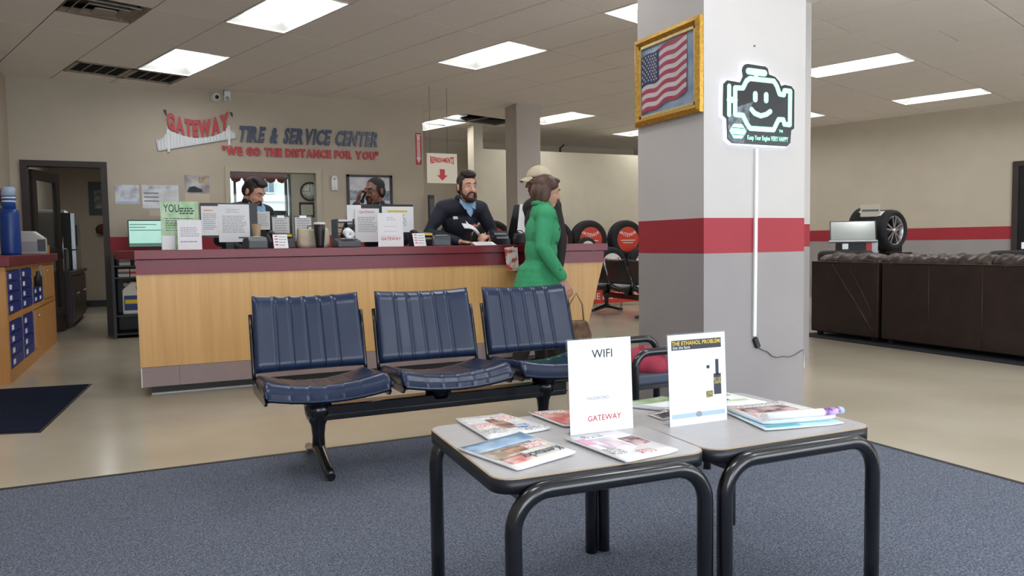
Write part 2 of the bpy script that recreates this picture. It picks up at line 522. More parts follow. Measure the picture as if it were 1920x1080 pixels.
for i in range(-9, 30):
    for j in range(-13, 5):
        u, v = U0 + i * PU, V0 + j * PV
        xc, yc = uv2xy(u + PU / 2, v + PV / 2)
        if not room_has(xc, yc): continue
        bars.box(uv2xy(u, v + PV / 2) + (ZC + .0175,), (.02, PV, .02), 0, TH)
        bars.box(uv2xy(u + PU / 2, v) + (ZC + .0175,), (PU, .02, .02), 0, TH)
        if (i, j) in lights: continue
        if i == 8 and j in (0, 1):
            if j == 1: put_tile(u, v + PV / 2, PU, PV / 2)
            continue
        sp = [(i, j, h) in half_special for h in (0, 1)]
        if any(sp):
            for h in (0, 1):
                if not sp[h]: put_tile(u, v + h * PV / 2, PU, PV / 2)
            bars.box(uv2xy(u + PU / 2, v + PV / 2) + (ZC + .0175,), (PU, .02, .02), 0, TH)
        elif (i * 7 + j * 3) % 5 == 0 or (i, j) in ((1, -2), (2, -2)):
            put_tile(u, v, PU, PV / 2); put_tile(u, v + PV / 2, PU, PV / 2)
            bars.box(uv2xy(u + PU / 2, v + PV / 2) + (ZC + .0175,), (PU, .02, .02), 0, TH)
        else:
            put_tile(u, v, PU, PV)
bars.build('grid_bars', M_grid, ceil)
_fo = field.build('tile_field', M_tile, ceil); _fo['kind'] = 'stuff'

# ---- troffers
def make_troffer():
    t = thing('ceiling_light', 'x', 'light', group='recessed fluorescent ceiling lights')
    w, l = PU / 2 - .006, PV / 2 - .006
    wi, li, h = w - .085, l - .11, .085
    mb = MB()
    o = [(-w, -l, 0), (w, -l, 0), (w, l, 0), (-w, l, 0)]; k = [(-wi, -li, h), (wi, -li, h), (wi, li, h), (-wi, li, h)]
    for i in range(4):
        j = (i + 1) % 4
        mb.add([o[i], o[j], k[j], k[i]], [(0, 1, 2, 3)])
    mb.build('reflector', M_lampwhite, t)
    fr = MB()
    for xa, xb, ya, yb in ((-w, w, -l, -l + .016), (-w, w, l - .016, l), (-w, -w + .016, -l, l), (w - .016, w, -l, l)):
        fr.bx(xa, xb, ya, yb, -.003, .012)
    fr.build('frame', M_lampwhite, t)
    MB().bx(-wi, wi, -li, li, h, h + .02).build('lens', M_lens, t)
    hs = MB(); hs.bx(-w, w, -l, l, h + .022, h + .05); hs.build('housing', M_lampwhite, t)
    return t
LIGHT_LABELS = {(0, -3): 'large ceiling light at the top edge above the counter left', (0, -1): 'ceiling light beside the twin return grilles near back wall',
  (4, -3): 'ceiling light in the middle above the bearded clerk', (4, -5): 'ceiling light cut off by the near column at the top edge', (10, -1): 'ceiling light right of the far column',
  (10, -5): 'longest ceiling light right of the near column', (14, -1): 'small far ceiling light left of the framed flag', (15, -5): 'rightmost ceiling light close to the right wall',
  (15, -3): 'tiny far ceiling light just right of the engine sign column', (8, .5): 'far ceiling light above the hanging refreshments sign'}
proto_l = make_troffer()
_first = True
for (i, j) in lights:
    u, v = U0 + (i + .5) * PU, V0 + (j + .5) * PV
    x, y = uv2xy(u, v)
    if not room_has(x, y): continue
    o = proto_l if _first else copy_tree(proto_l)
    _first = False
    o.location = (x, y, ZC); o.rotation_euler.z = TH
    if (i, j) in LIGHT_LABELS: o['label'] = LIGHT_LABELS[(i, j)]
    else: o['label'] = 'added unseen ceiling light, %s, %s' % ({-3: 'row over the sofas', -5: 'row over the seats', -7: 'row over the tables', -9: 'row by the storefront windows'}[j], {-4: 'first from the left wall', 0: 'second from the left wall', 4: 'third from the left wall', 10: 'fourth from the left wall', 15: 'nearest the right wall'}[i])

for nm, lx, ly, lz in (('backroom', -.7, 13.6, 2.75), ('office', 1.9, 12.1, 2.8)):  # unseen fixtures added to brighten the two rooms behind
    o = copy_tree(proto_l); o.location = (lx, ly, lz - .14); o.rotation_euler.z = 0
    o['label'] = 'added ceiling light brightening the %s, out of sight above its opening' % ('back room' if nm == 'backroom' else 'office'); o['group'] = 'lights added to brighten the rooms behind'
# ---- air diffuser and return grilles in the ceiling
M_vent = mat('vent_enamel', (150, 142, 128), 0.5, var=0.05)
M_ventdark = mat('vent_shadow_black', (36, 33, 31), 0.8)
def half_center(i, j, h): return uv2xy(U0 + (i + .5) * PU, V0 + j * PV + (h + .5) * PV / 2)
x, y = half_center(-2, -2, 0)
t = thing('air_diffuser', 'square stepped air diffuser in the ceiling at upper left', 'vent', (x, y, ZC), TH)
MB().bx(-.3, .3, -.3, .3, .10, .11).build('duct_opening', mat('duct_grey', (96, 90, 84), .8), t)
for k, (a, b, zz) in enumerate(((.298, .262, 0), (.235, .195, -.012), (.165, .125, -.022))):
    mb = MB()
    o4 = [(-a, -a), (a, -a), (a, a), (-a, a)]; i4 = [(-b, -b), (b, -b), (b, b), (-b, b)]
    vs_ = [(p[0], p[1], zz) for p in o4] + [(p[0], p[1], zz + .035) for p in i4] + [(p[0], p[1], zz + .008) for p in o4] + [(p[0], p[1], zz + .043) for p in i4]
    fs = []
    for i in range(4):
        j = (i + 1) % 4
        fs += [(i, i + 4, j + 4, j), (i + 8, j + 8, j + 12, i + 12), (i, j, j + 8, i + 8), (j + 4, i + 4, i + 12, j + 12)]
    mb.add(vs_, fs).build('louvre_ring', M_vent, t)
MB().prism(rrect(-.09, .09, -.09, .09, .03), -.026, -.014, 'xy').build('centre_plate', M_vent, t)
for i, lab in ((-1, 'slatted return grille in the ceiling, the one farther from the light'), (0, 'slatted return grille in the ceiling touching the light')):
    x, y = half_center(i, 0, 0)
    t = thing('return_grille', lab, 'vent', (x, y, ZC), TH, 'return grilles by the back wall')
    fr = MB()
    for xa, xb, ya, yb in ((-.3, .3, -.3, -.255), (-.3, .3, .255, .3), (-.3, -.255, -.3, .3), (.255, .3, -.3, .3)):
        fr.bx(xa, xb, ya, yb, -.004, .012)
    fr.build('frame', M_vent, t)
    MB().bx(-.26, .26, -.26, .26, .05, .06).build('duct_opening', M_ventdark, t)
    for k in range(3): MB().bx(-.134 + k * .13, -.126 + k * .13, -.255, .255, -.002, .02).build('bar', M_vent, t)
    for k in range(14):
        MB().box((0, -.24 + k * .037, .022), (.51, .004, .03), 0, 0, None).build('slat', M_ventdark, t)

# ---- door to the back room, its glazed leaf, and the back room
dr = struct(MB().bx(-1.475, -1.405, BW - .03, BW + .16, 0, 2.16).bx(-.625, -.555, BW - .03, BW + .16, 0, 2.16).bx(-1.405, -.625, BW - .03, BW + .16, 2.09, 2.16).build('door_1', M_darkframe))
lf = Matrix.Translation((-1.40, BW + .17, 0)) @ rotz(math.radians(75))
mb = MB()
for a, b, za, zb in ((0, .12, .01, 2.07), (.68, .80, .01, 2.07), (.12, .68, .01, .32), (.12, .68, 1.95, 2.07), (.12, .68, 1.0, 1.10)):
    mb.box(((a + b) / 2, 0, (za + zb) / 2), (b - a, .045, zb - za), 0, 0, lf)
leaf = mb.build('leaf', M_darkframe, dr)
MB().box((.40, 0, .66), (.56, .008, .68), 0, 0, lf).build('pane', M_glass, leaf)
MB().box((.40, 0, 1.525), (.56, .008, .85), 0, 0, lf).build('pane', M_glass, leaf)
MB().tube([lf @ Vector((.74, -.05, .95)), lf @ Vector((.74, -.05, 1.25))], .012, 8).build('handle', M_chrome, leaf)
M_dim = mat('back_room_paint', (178, 166, 150), 0.8, var=0.03)
wall('wall_backroom_left', (-1.75, BW + .14), (-1.75, 16.4), 0, ZC, .1, M_dim)
wall('wall_backroom_end', (-1.85, 16.3), (.5, 16.3), 0, ZC, .1, M_dim)
wall('wall_backroom_right', (.30, 16.4), (.30, BW + .14), 0, ZC, .1, M_dim)
struct(MB().bx(-1.74, .3, 16.24, 16.3, 0, .12).build('baseboard_backroom', M_black))
struct(MB().bx(-1.75, .3, BW + .15, 16.3, 2.75, 2.8).build('ceiling_backroom', M_dim))

# ---- interior window and the office with the street behind it
wn = struct(MB().bx(.825, .885, BW - .03, BW + .16, .90, 2.145).bx(2.01, 2.075, BW - .03, BW + .16, .90, 2.145).bx(.885, 2.01, BW - .03, BW + .16, 2.085, 2.145).bx(.885, 2.01, BW - .04, BW + .16, .90, .95).build('window_1', mat('window_casing_tan', (188, 178, 158), 0.6, var=0.03)))
MB().bx(.885, 2.01, BW + .06, BW + .066, .95, 2.085).build('pane', M_glass, wn)
wall('wall_office_end', (.4, 13.6), (3.5, 13.6), 0, ZC, .12, M_wall, [(.25, 1.70, .5, 2.62)])
ew = struct(MB().bx(1.17, 1.21, 13.6, 13.66, .5, 2.62).bx(2.0, 2.045, 13.6, 13.66, .5, 2.62).bx(.65, 2.1, 13.6, 13.66, 2.57, 2.62).bx(2.07, 2.10, 13.58, 13.7, .5, 2.62).build('window_9', M_darkframe))
MB().bx(.66, 2.09, 13.64, 13.646, .5, 2.57).build('pane', M_glass, ew)
struct(MB().bx(.4, 3.5, BW + .15, 13.6, 2.8, 2.84).build('ceiling_office', M_dim))
# ------------------------------------------------------------------ service counter
FY = 6.06
ct = thing('service_counter', 'long maple-front service counter with a burgundy band', 'counter', (0, 0, 0))
MB().prism([(-.155, .222), (3.54, .222), (3.735, .892), (-.157, .892)], FY, FY + .02, 'xz').build('front_panel', M_wood, ct)
for a, b in ((-.154, .10), (.102, 2.46), (2.462, 3.50)):
    MB().bx(a, b, FY - .004, FY + .03, .078, .220).build('base_panel', M_grey, ct)
MB().bx(-.152, -.146, FY - .006, FY + .03, .078, .220).build('edge_trim', M_white, ct)
MB().bx(-.09, 3.42, FY + .13, FY + .15, .012, .078).build('toe_kick', M_toe, ct)
MB().bx(-.09, 3.42, FY + .118, FY + .15, .0, .012).build('toe_caulk', M_white, ct)
MB().prism([(-.13, .08), (3.46, .08), (3.66, .892), (-.13, .892)], FY + .02, FY + .60, 'xz').build('body', M_wood, ct)
MB().bx(-.158, 3.735, FY - .012, FY + .58, .892, .996).build('apron', M_redlam, ct)
tp = MB().prism([(-.165, FY - .035), (3.765, FY - .035), (3.78, FY + .62), (-.30, FY + .62), (-.30, FY + .28)], 1.0, 1.065, 'xy').build('counter_top', M_redlam, None, bevel=.004)
tag(tp, 'thick burgundy slab along the top of the service counter', 'countertop')
WORK_Z = 0.76
wk = thing('work_desk', 'lower dark work surface behind the service counter', 'desk', (0, 0, 0))
MB().bx(-.10, 2.22, FY + .66, FY + 1.15, WORK_Z - .03, WORK_Z).build('top', M_black, wk)
for x in (-.05, 1.1, 2.18): MB().bx(x - .02, x + .02, FY + .68, FY + 1.12, 0, WORK_Z - .03).build('panel', M_black, wk)

# ------------------------------------------------------------------ sheets of paper and signs
def lines(mb, w, h, n, z0, z1, x0=.12, x1=.88, th=.10, y=-.002, seed=0, mi=0):
    """rows of small printed words on a sheet (w x h)"""
    rnd = random.Random(seed)
    for k in range(n):
        zc = h * (z1 - (z1 - z0) * k / max(1, n - 1))
        lh = h * (z1 - z0) / max(1, n) * th * 4
        x = w * x0
        end = w * (x1 - rnd.random() * .18)
        while x < end:
            L = w * rnd.uniform(.04, .12)
            mb.bx(x - w / 2, min(x + L, end + .01) - w / 2, y - .0003, y, zc, zc + lh, mi)
            x += L + w * .02
def sheet(name, label, cat, loc, w, h, lean=0.0, rz=0.0, paper=None, prints=(), group=None, th=.0015):
    """a sheet standing on its lower edge, front toward local -Y; prints: list of (fn(mb), material)"""
    t = thing(name, label, cat, loc, rz, group)
    t.rotation_euler = Euler((-lean, 0, rz), 'XYZ')
    MB().bx(-w / 2, w / 2, -th, 0, 0, h).build('sheet', paper or M_paper, t)
    for fn, m in prints:
        mb = MB(); fn(mb); mb.build('printing', m, t)
    return t
def txt(body, size, x, z, y=-.0022, off=0.0, sx=1.0, shear=0, align='CENTER', th=0.0006, space=1.0):
    return lambda mb: mb.text(body, size, (x, y, z), off=off, sx=sx, shear=shear, align=align, th=th / max(size, 1e-6) if False else 0.0, space=space)
def rows(w, h, n, z0, z1, seed=0, **k):
    return lambda mb: lines(mb, w, h, n, z0, z1, seed=seed, **k)
def rect(x0, x1, z0, z1, y=-.0019):
    return lambda mb: mb.bx(x0, x1, y - .0002, y + .0004, z0, z1)
M_greenprint = mat('green_flyer_ink', (156, 200, 146), 0.6, rgb2=(206, 226, 200), vscale=14)
M_tealprint = mat('dark_teal_ink', (52, 78, 72), 0.6, var=.2, vscale=30)
M_yellow = mat('yellow_ink', (232, 200, 60), 0.6, var=.03)
M_bluegrey = mat('pale_blue_ink', (178, 200, 224), 0.6, var=.03)
M_navyink = mat('dark_slate_ink', (52, 54, 66), 0.6, var=.05)

TOPZ = 1.0655
def acrylic_stand(t, w, h):
    """clear L-shaped holder: front and back sheets and foot"""
    MB().bx(-w / 2 - .004, w / 2 + .004, .0008, .0025, 0, h + .004).build('back_pane', M_acrylic, t)

# green flyer with a white card leaning on it
t = sheet('flyer', 'tall green illustrated flyer standing at the left end of the counter', 'flyer', (.152, 6.40, TOPZ), .268, .372, lean=.05, paper=M_greenprint,
  prints=((txt('YOU', .085, -.055, .29, off=.01, sx=.62), M_tealprint), (rows(.268, .372, 3, .74, .84, 2, x0=.5, x1=.98, th=.22), M_tealprint), (rows(.268, .372, 4, .50, .64, 3), M_tealprint), (rows(.268, .372, 2, .40, .45, 4), M_tealprint), (rect(-.13, -.04, .005, .11), M_paper)))
sheet('notice_card', 'white notice card leaning in front of the green flyer', 'sign', (.215, 6.32, TOPZ), .17, .228, lean=.08, rz=-.03,
  prints=((rows(.17, .228, 5, .45, .72, 5), M_greyink), (rows(.17, .228, 1, .22, .25, 6, th=.3), M_greyink)))

# monitors seen from behind, with papers taped to them
def monitor(label, x, y, w, h, zb, rz=0.0, base=WORK_Z, front=False, group='computer monitors at the counter'):
    t = thing('computer_monitor', label, 'monitor', (x, y, base), rz, group)
    zb -= base
    MB().prism(rrect(-w / 2, w / 2, zb, zb + h, .008), -.018, .018, 'xz').build('casing', M_black, t)
    MB().bx(-.03, .03, -.012, .012, .012, zb + .1).build('neck', M_black, t)
    MB().prism(rrect(-.11, .11, -.09, .09, .03), 0, .014, 'xy').build('foot', M_black, t)
    scr = MB().bx(-w / 2 + .012, w / 2 - .012, -.0205 if front else .0185, -.0185 if front else .0205, zb + .012, zb + h - .012)
    scr.build('screen', mat('lit_screen_mint', (168, 214, 200), .3, emit=.55, rgb2=(150, 196, 186), vscale=4) if front else mat('lit_screen_grey', (150, 165, 180), .3, emit=.4), t)
    if front:
        mb = MB()
        for k in range(3): mb.bx(-w / 2 + .02, -w / 2 + .02 + (.30, .18, .42)[k], -.0215, -.0206, zb + h - .06 - k * .035, zb + h - .05 - k * .035)
        mb.bx(-w / 2 + .012, w / 2 - .012, -.0215, -.0206, zb + .014, zb + .05)
        mb.build('screen_text', mat('screen_text_green', (96, 140, 128), .4, emit=.2), t)
    return t
monitor('black monitor back on the left, letters taped over it', .55, 6.93, .46, .29, 1.165)
monitor('black monitor back in the middle, in front of the clerk with glasses', 1.92, 6.93, .52, .29, 1.165)
sheet('taped_letter', 'narrow letter with an orange heading taped beside the green flyer', 'paper', (.395, 6.900, 1.182), .135, .246,
  prints=((rect(-.045, .025, .205, .215), mat('orange_ink', (226, 170, 96), .6)), (rows(.135, .246, 9, .2, .72, 7), M_greyink)))
sheet('taped_letter', 'wide crumpled letter taped on the left monitor, hanging lowest', 'paper', (.588, 6.895, 1.124), .25, .32, lean=.03,
  prints=((rows(.25, .32, 3, .78, .86, 8, x0=.25, x1=.75), M_greyink), (rows(.25, .32, 12, .25, .68, 9), M_greyink), (rect(.03, .11, .03, .042), M_dgrey)))
sheet('taped_letter', 'grey sheet sideways behind the tan cup, right of left monitor', 'paper', (.806, 6.93, 1.228), .16, .158, paper=mat('grey_paper', (208, 206, 204), .7),
  prints=((rows(.16, .158, 7, .2, .8, 10), M_greyink),))
sheet('taped_letter', 'blank narrow sheet hanging left of the middle monitor', 'paper', (1.62, 6.91, 1.272), .13, .175)
sheet('taped_letter', 'letter with a red logo heading taped on the middle monitor', 'paper', (1.735, 6.895, 1.11), .228, .305, rz=.03,
  prints=((txt('GATEWAY', .03, 0, .262, off=.01), M_redink), (rows(.228, .305, 9, .3, .72, 11), M_greyink)))
sheet('taped_letter', 'letter with a yellow highlighted heading right on the middle monitor', 'paper', (2.025, 6.893, 1.196), .30, .238, rz=-.02,
  prints=((rect(-.10, .09, .185, .203), M_yellow), (rows(.30, .238, 8, .2, .66, 12, x0=.2, x1=.8), M_greyink)))
t = sheet('sign_holder', 'white notice in a clear holder with a red logo, mid counter', 'sign', (1.80, 6.35, TOPZ), .222, .285, lean=.03,
  prints=((rows(.222, .285, 2, .80, .86, 17, x0=.36, x1=.7), M_greyink), (rows(.222, .285, 1, .58, .6, 13, x0=.25, x1=.75), M_greyink), (rows(.222, .285, 1, .43, .45, 14, x0=.25, x1=.75), M_greyink), (rows(.222, .285, 1, .29, .31, 15), M_greyink), (txt('GATEWAY', .036, 0, .055, off=.012), M_redink)))
acrylic_stand(t, .222, .285)
for x, l in ((.890, 'small red-printed card propped left of the black tumbler'), (2.055, 'small red-printed card propped left of the bearded clerk')):
    sheet('price_card', l, 'card', (x, 6.33, TOPZ), .115, .118, lean=.35, rz=.12,
      prints=tuple((rect(-.045, -.02, .098 - .024 * k, .106 - .024 * k), M_redink) for k in range(4)) + ((rows(.115, .118, 4, .2, .8, 16, x0=.4), M_greyink),))

# card terminals
M_dgrey = mat('dark_grey_plastic', (74, 78, 84), .4, var=.05)
M_keys = mat('pale_keys', (176, 184, 180), .5)
def terminal(label, x, rz):
    t = thing('card_terminal', label, 'card reader', (x, 6.30, TOPZ), rz, 'card terminals on the counter')
    MB().prism([(-.09, 0), (.09, 0), (.09, .05), (.05, .085), (-.05, .092), (-.09, .055)], -.075, .075, 'yz').build('body', M_dgrey, t, bevel=.008)
    f = Matrix.Rotation(math.radians(-62), 4, 'X')
    for r in range(3):
        for c in range(4):
            MB().box((-.045 + c * .03, -.082 + r * .014 + .005, .052 + r * .012), (.02, .008, .010)).build('key', M_keys, t)
    MB().box((0, -.030, .092), (.10, .05, .006)).build('display', mat('terminal_display', (150, 165, 140), .3), t)
    MB().tube([(.07, .07, .02), (.10, .12, .012), (.06, .16, .008)], .005, 6).build('cord', M_black, t)
terminal('grey card terminal left of the tan cup on the counter', .685, .2)
terminal('grey card terminal at the bearded clerk\'s hand', 2.235, -.25)

# cups
t = thing('tumbler', 'tall black tumbler with a pale lid on the counter', 'cup', (1.20, 6.35, TOPZ))
MB().lathe([(.031, 0), (.033, .02), (.044, .13), (.046, .19)], 20).build('body', M_black, t)
MB().lathe([(.047, .188), (.047, .204), (.03, .208)], 20).build('lid', M_white, t)
t = thing('paper_cup', 'translucent tan cup behind the left card terminal', 'cup', (.725, 6.52, TOPZ))
MB().lathe([(.024, 0), (.036, .20)], 18).build('body', mat('tan_cup_plastic', (190, 160, 128), .35, trans=.3), t)
MB().lathe([(.025, .06), (.031, .10)], 18).build('label_band', M_white, t)
# soft beige bag
def bagtop(u, v): 
    a = u * 2 * math.pi
    return (0, 0, 0)
t = thing('canvas_bag', 'slumped beige bag behind the black tumbler', 'bag', (1.17, 6.50, TOPZ))
mb = MB()
prof = [(0.0, 0.0), (.125, 0.0), (.135, .03), (.13, .10), (.125, .145), (.118, .160), (.10, .150), (0.0, .140)]
n = 32
vs_ = []
for (r, z) in prof:
    for j in range(n):
        a = 2 * math.pi * j / n
        c_, s_ = math.cos(a), math.sin(a)
        w = 1 + .04 * math.sin(3 * a + z * 25)
        vs_.append((r * w * math.copysign(abs(c_) ** .45, c_), r * w * .55 * math.copysign(abs(s_) ** .45, s_), z * (1 + .05 * math.sin(2 * a + 1))))
fs = [(i * n + j, i * n + (j + 1) % n, (i + 1) * n + (j + 1) % n, (i + 1) * n + j) for i in range(len(prof) - 1) for j in range(n)]
mb.add(vs_, fs, 0, None, True).build('body', mat('beige_canvas', (190, 180, 158), .85, var=.06, vscale=30), t)
MB().tube([(-.05, -.02, .13), (-.04, -.03, .18), (.03, -.03, .185), (.05, -.02, .135)], .006, 6).build('handle', M_dgrey, t)
# receipt printer with a roll on top
t = thing('receipt_printer', 'small grey receipt printer with a white paper roll', 'printer', (1.42, 6.36, TOPZ), .1)
MB().prism([(-.09, 0), (.09, 0), (.09, .06), (.02, .075), (-.09, .05)], -.10, .10, 'yz').build('body', M_dgrey, t, bevel=.008)
MB().lathe([(.012, -.04), (.040, -.04), (.040, .04), (.012, .04)], 20, 0, Matrix.Translation((.03, .02, .115)) @ Matrix.Rotation(math.radians(90), 4, 'X') @ Matrix.Rotation(.3, 4, 'X'), True, True).build('paper_roll', M_paper, t)
MB().box((0, -.055, .074), (.12, .05, .003)).build('paper_strip', M_paper, t)
# wire letter tray, papers on clip boards, phones with yellow tags
t = thing('letter_tray', 'black wire letter tray left of the middle monitor', 'tray', (1.535, 7.0, WORK_Z + .0))
for k in range(5): MB().bx(-.075, .075, -.12, .12, .33 + k * .05, .336 + k * .05).build('shelf', M_black, t)
for x in (-.075, .075): MB().bx(x - .005, x + .005, -.12, .12, 0, .56).build('side', M_black, t)
MB().bx(-.06, .06, -.10, .10, .537, .555).build('paper_stack', M_paper, t)
for x, l in ((.995, 'grey printed sheet on a clipboard, nearer the left monitor'), (1.19, 'grey printed sheet on a clipboard behind the tumbler')):
    t = thing('clipboard', l, 'clipboard', (x, 7.0, WORK_Z), 0, 'clipboards standing on the work desk')
    t.rotation_euler = Euler((-.12, 0, 0))
    MB().bx(-.08, .08, 0, .006, .0, .60).build('board', M_dgrey, t)
    MB().bx(-.073, .073, -.003, 0, .36, .585).build('sheet', mat('grey_paper', (208, 206, 204)), t)
    mb = MB(); lines(mb, .146, .6, 9, .66, .95, y=-.0033, seed=int(x * 100)); mb.build('printing', M_greyink, t)
    MB().bx(-.03, .03, -.008, .004, .575, .60).build('clip', M_chrome, t)
for x, l in ((.925, 'black desk phone with a yellow tag left of the tumbler'), (2.16, 'black desk phone with a yellow tag beside the bearded clerk')):
    t = thing('desk_phone', l, 'phone', (x, 6.58, TOPZ), .1, 'desk phones on the counter')
    MB().prism([(-.09, 0), (.09, 0), (.09, .12), (.05, .125), (-.09, .06)], -.10, .10, 'yz').build('body', M_black, t, bevel=.006)
    MB().tube([(-.07, -.07, .09), (-.07, -.02, .125), (-.07, .05, .135), (-.07, .085, .125)], [.022, .016, .016, .022], 8).build('handset', M_black, t)
    MB().box((.03, -.01, .105), (.10, .05, .02)).build('tag', M_yellow, t)
# office chair behind the counter
t = thing('office_chair', 'black office chair back rising behind the left letters', 'chair', (1.08, 8.45, 0))
MB().slab(10, 10, lambda u, v: ((u - .5) * .44 * (1 - .25 * (2 * v - 1) ** 4), -.03 - .02 * math.sin(math.pi * u), .62 + v * .84), lambda u, v: ((u - .5) * .44 * (1 - .25 * (2 * v - 1) ** 4), .04, .62 + v * .84)).build('backrest', M_black, t)
MB().slab(8, 8, lambda u, v: ((u - .5) * .48, -.45 + v * .48, .50 + .02 * math.sin(math.pi * u)), lambda u, v: ((u - .5) * .48, -.45 + v * .48, .42)).build('seat', M_black, t)
MB().tube([(0, -.2, .10), (0, -.2, .42)], .03, 8).build('post', M_blackmetal, t)
for k in range(5):
    a = 2 * math.pi * k / 5
    MB().tube([(0, -.2, .11), (.28 * math.cos(a), -.2 + .28 * math.sin(a), .05)], .018, 6).build('leg', M_blackmetal, t)
MB().bx(-.03, .03, .02, .05, .42, .75).build('back_bracket', M_blackmetal, t)
# tented display at the right end of the counter, dark boxes, brochures on the front
t = thing('tent_display', 'black tent display with letters at the right end of the counter', 'display', (3.06, 6.40, TOPZ), .15)
for s_, dx in ((-1, -.04), (1, .04)):
    pass
MB().prism([(-.11, 0), (.11, 0), (.01, .37), (-.01, .37)], -.06, .10, 'xz').build('stand', M_black, t)
rz_ = Matrix.Translation((.062, -.065, .12)) @ Matrix.Rotation(math.radians(-8), 4, 'Y')
MB().box((0.06, 0, .12), (.19, .002, .26), 0, 0, Matrix.Translation((.0, -.065, .12))).build('right_letter', M_paper, t)
mb = MB(); 
Mq = Matrix.Translation((.06, -.0665, .11)); q = MB(); lines(q, .19, .26, 9, .2, .75, y=-.001, seed=21); mb.add(q.v, q.f, 0, Mq); mb.build('printing', M_greyink, t)
MB().bx(0.02, .11, -.0670, -.0663, .33, .345).build('heading', M_yellow, t)
MB().add([(-.09, -.063, .12), (-.045, -.085, .10), (-.012, -.085, .36), (-.055, -.063, .37)], [(0, 1, 2, 3), (3, 2, 1, 0)]).build('left_letter', M_paper, t)
t = thing('card_box', 'dark stepped card box left of the tent display', 'box', (2.85, 6.42, TOPZ))
MB().prism([(-.06, 0), (.06, 0), (.06, .13), (.02, .13), (.02, .09), (-.03, .09), (-.03, .055), (-.06, .055)], -.075, .075, 'yz').build('body', M_black, t)
for k in range(2): MB().bx(-.06, .06, -.035 + k * .05 - .028, -.033 + k * .05 - .028, .057 + k * .036, .074 + k * .036).build('card', M_greyink, t)
t = thing('leaflet_rack', 'orange and white leaflets hanging on the counter front by the woman', 'leaflet', (2.80, FY - .045, .84))
M_leaf = mat('orange_leaflet_print', (224, 96, 60), .6, rgb2=(244, 240, 236), vscale=16, ramp=(.42, .52))
for k, (dx, dz, r) in enumerate(((-.02, 0, .12), (.0, -.01, .05))):
    MB().box((dx, -.004 * k, .11 + dz), (.09, .002, .20), 0, 0, Matrix.Rotation(-r, 4, 'Y')).build('leaflet', M_leaf, t)
MB().bx(-.05, .05, .0, .008, .02, .20).build('backing', M_acrylic, t)
sheet('open_booklet', 'open white booklet lying on the counter by the bearded clerk', 'booklet', (2.62, 6.20, TOPZ), .19, .13, lean=1.35, rz=-.1, prints=((rows(.19, .13, 5, .2, .8, 23), M_greyink),))

# back-wall shelf with monitor, jug and boxes
t = thing('back_shelf', 'black open shelf unit against the back wall by the doorway', 'shelf', (0, 0, 0))
MB().bx(-.53, .62, 10.25, 10.78, 1.0, 1.03).build('top', M_black, t)
for x in (-.53, .60): MB().bx(x, x + .035, 10.25, 10.78, 0, 1.0).build('side', M_black, t)
for z in (.04, .26, .72, .86): MB().bx(-.495, .60, 10.27, 10.76, z, z + .02).build('shelf_board', M_black, t)
MB().bx(-.495, .60, 10.765, 10.78, .04, 1.0).build('back_panel', M_black, t)
monitor('monitor with a pale green screen on the back shelf', -.06, 10.45, .56, .335, 1.095, 0, 1.03, True)
M_jugw = mat('jug_plastic', (226, 224, 214), .4)
t = thing('fluid_jug', 'white jug with a blue and yellow label on the back shelf', 'jug', (-.33, 10.42, .28))
MB().prism([(-.10, 0), (.10, 0), (.10, .24), (.06, .29), (.05, .33), (.09, .36), (.09, .39), (.0, .40), (-.04, .36), (-.10, .30)], -.06, .06, 'xz').build('body', M_jugw, t, bevel=.015)
MB().lathe([(.025, 0), (.025, .04)], 12, 0, Matrix.Translation((-.06, 0, .34))).build('cap', M_jugw, t)
MB().bx(-.08, .09, -.063, -.0605, .05, .23).build('label_panel', mat('blue_label', (36, 70, 128), .5), t)
MB().bx(-.07, .08, -.065, -.0632, .13, .18).build('label_band', M_yellow, t)
for k, (x, z) in enumerate(((-.40, .74), (-.27, .74), (-.385, .88), (-.22, .88))):
    t = thing('carton', ['small pale carton on the second shelf, nearer the doorway', 'small pale carton on the second shelf, nearer the counter', 'small pale carton on the top shelf, nearer the doorway', 'small pale carton on the top shelf, nearer the counter'][k], 'box', (x, 10.36, z), 0, 'cartons on the back shelf')
    MB().bx(-.06, .06, -.05, .05, 0, .095).build('body', mat('pale_carton', (196, 186, 172), .7, var=.05), t)
    MB().bx(-.06, .06, -.052, -.05, .035, .065).build('label_band', M_redink if k % 2 else M_dgrey, t)

t = thing('clutch_purse', 'small black purse on the counter beside the woman', 'purse', (2.93, 6.16, TOPZ), .2)
MB().prism([(-.055, 0), (.055, 0), (.06, .05), (.045, .10), (-.045, .10), (-.06, .05)], -.035, .035, 'xz').build('body', mat('black_purse_leather', (34, 28, 28), .5, var=.15), t, bevel=.012)
MB().tube([(-.04, 0, .10), (-.02, 0, .125), (.02, 0, .125), (.04, 0, .10)], .005, 6).build('handle', M_black, t)
